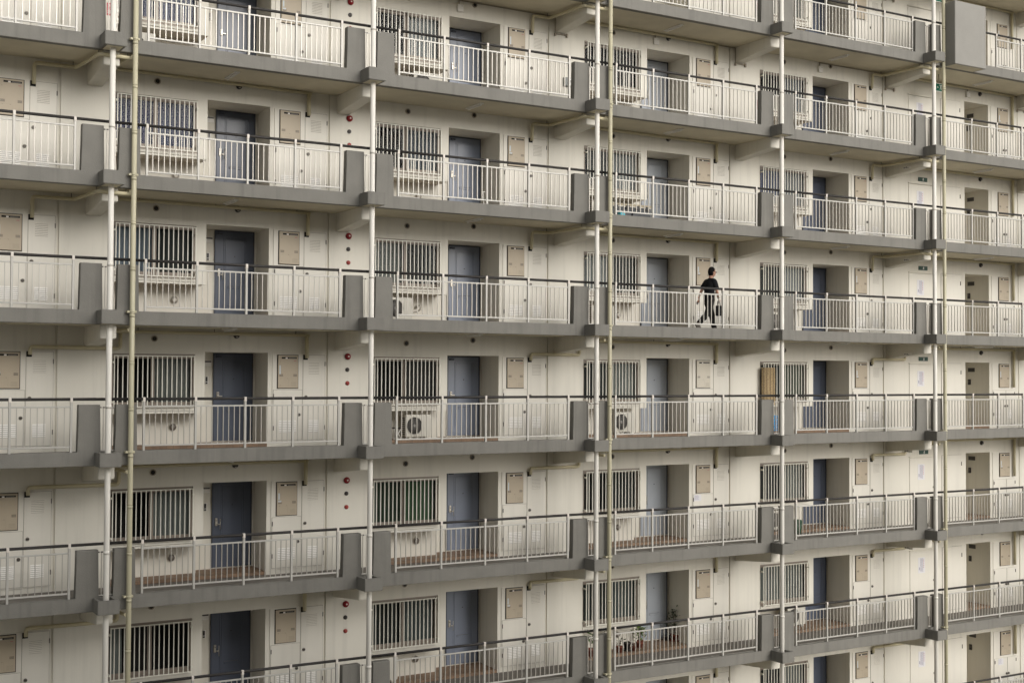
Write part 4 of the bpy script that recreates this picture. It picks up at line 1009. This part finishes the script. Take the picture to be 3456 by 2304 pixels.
def shoe(a, dirx, pitch, nm_):
    m = MB(); bm = m.bm
    res = bmesh.ops.create_uvsphere(bm, u_segments=18, v_segments=12, radius=1.0)
    for v in bm.verts:
        x, y, z = v.co; zz = max(z, -.55); v.co = Vector((.06 + .125 * x, .045 * y * (1.05 - .15 * x), .045 * zz * (1.25 - .5 * x)))
    for f in bm.faces: f.smooth = True
    m.box(-.055, .175, -.036, .036, -.045, -.022, 1, .012, 2)
    bmesh.ops.rotate(bm, verts=bm.verts, cent=(0, 0, 0), matrix=Matrix.Rotation(pitch, 3, 'Y'))
    put('shoe', m.mesh('shoe', ['shoe', 'capgrey']), man, a)
shoe((.24, .085, .045), 1, 0.0, 'l'); shoe((-.425, -.085, .165), 1, math.radians(52), 'r')
put('wristwatch', MB().cyl((.185, -.152, .815), (.178, -.154, .835), .028, 14).mesh('wristwatch', ['black']), man)
t = thing('shoulder_bag', "black bag hanging from the walking man's hand", 'bag', (13.72 + .18, .66 - .15, ZR['C'] - 1.0 + .39))
put('bag_body', MB().box(-.08, .08, -.05, .05, 0, .25, 0, .035, 3).mesh('bag_body', ['bag']), t)
put('handle', MB().tube([(-.05, 0, .21), (-.025, .0, .36), (.0, 0, .375), (.03, 0, .36), (.05, 0, .21)], .010, 8).mesh('handle', ['bag']), t)
t = thing('phone', "small black object held in the walking man's trailing hand", 'phone', (13.72 - .235, .66 + .155, ZR['C'] - 1.0 + .70))
put('phone_body', MB().box(-.030, .022, -.014, .014, -.035, .03, 0, .008, 2).mesh('phone_body', ['black']), t); put('phone_screen', MB().box(-.024, .016, -.016, -.013, -.027, .022).mesh('phone_screen', ['hinge']), t)

# ------------------------------------------------------------------ ground, light, camera
fb = thing('shading_block', 'unseen plain grey block added across the courtyard to shade the facade', 'building', (-20, -43, -27))  # added out of view to darken the facade's lower left
put('block_wall', MB().box(4, 37, -17.5, 16, 0, 26).mesh('block_wall', ['facing']), fb); put('block_roof', MB().box(3.8, 37.2, -17.7, 16.2, 26, 26.3).mesh('block_roof', ['grey']), fb)
g = put('ground', MB().quad([(-400, -400, -27.02), (400, -400, -27.02), (400, 400, -27.02), (-400, 400, -27.02)]).mesh('ground', ['ground'])); g['kind'] = 'structure'; g['label'] = 'pale paved courtyard ground'

SUN_EL, SUN_AZ = math.radians(22), math.radians(18)        # azimuth from -Y (the viewer's side) towards +X
sd = Vector((math.sin(SUN_AZ) * math.cos(SUN_EL), -math.cos(SUN_AZ) * math.cos(SUN_EL), math.sin(SUN_EL)))
w = bpy.data.worlds.new('World'); scene.world = w; w.use_nodes = True
nt = w.node_tree; bg = nt.nodes['Background']
sky = nt.nodes.new('ShaderNodeTexSky'); sky.sky_type = 'NISHITA'; sky.sun_disc = False; sky.sun_elevation = SUN_EL
sky.sun_rotation = math.atan2(sd.x, sd.y); sky.dust_density = 6.0; sky.air_density = 1.0; sky.ozone_density = 1.0
hs = nt.nodes.new('ShaderNodeHueSaturation'); hs.inputs['Saturation'].default_value = 0.22
nt.links.new(sky.outputs[0], hs.inputs['Color']); nt.links.new(hs.outputs[0], bg.inputs[0]); bg.inputs[1].default_value = 0.15
sl = bpy.data.lights.new('sun', 'SUN'); sl.energy = 1.25; sl.angle = math.radians(125); sl.color = (1.0, 0.985, 0.94)
so = bpy.data.objects.new('sun', sl); C.objects.link(so); so.rotation_euler = sd.to_track_quat('Z', 'Y').to_euler()

cam = bpy.data.cameras.new('camera'); co = bpy.data.objects.new('camera', cam); C.objects.link(co); scene.camera = co
a, b_, c_ = 5.35539193e-01, 2.64341532e-02, 4.61530290e-03
f = Vector((math.sin(a) * math.cos(b_), math.cos(a) * math.cos(b_), math.sin(b_))); rr = Vector((math.cos(a), -math.sin(a), 0)); u = rr.cross(f)
r2 = rr * math.cos(c_) + u * math.sin(c_); u2 = -rr * math.sin(c_) + u * math.cos(c_)
mw = Matrix(((r2.x, u2.x, -f.x), (r2.y, u2.y, -f.y), (r2.z, u2.z, -f.z))).to_4x4()
mw.translation = Vector((-6.20930700, -23.6085731, -10.1674086)) * S
co.matrix_world = mw
cam.sensor_width = 36; cam.sensor_fit = 'HORIZONTAL'; cam.lens = 36 * 4339.71 / 3456; cam.clip_end = 2000
vs = scene.view_settings; vs.view_transform = 'Standard'; vs.look = 'None'; vs.exposure = -0.13; vs.gamma = 1; vs.use_curve_mapping = False
scene.cycles.max_bounces = 8; scene.cycles.diffuse_bounces = 5; scene.cycles.transparent_max_bounces = 12
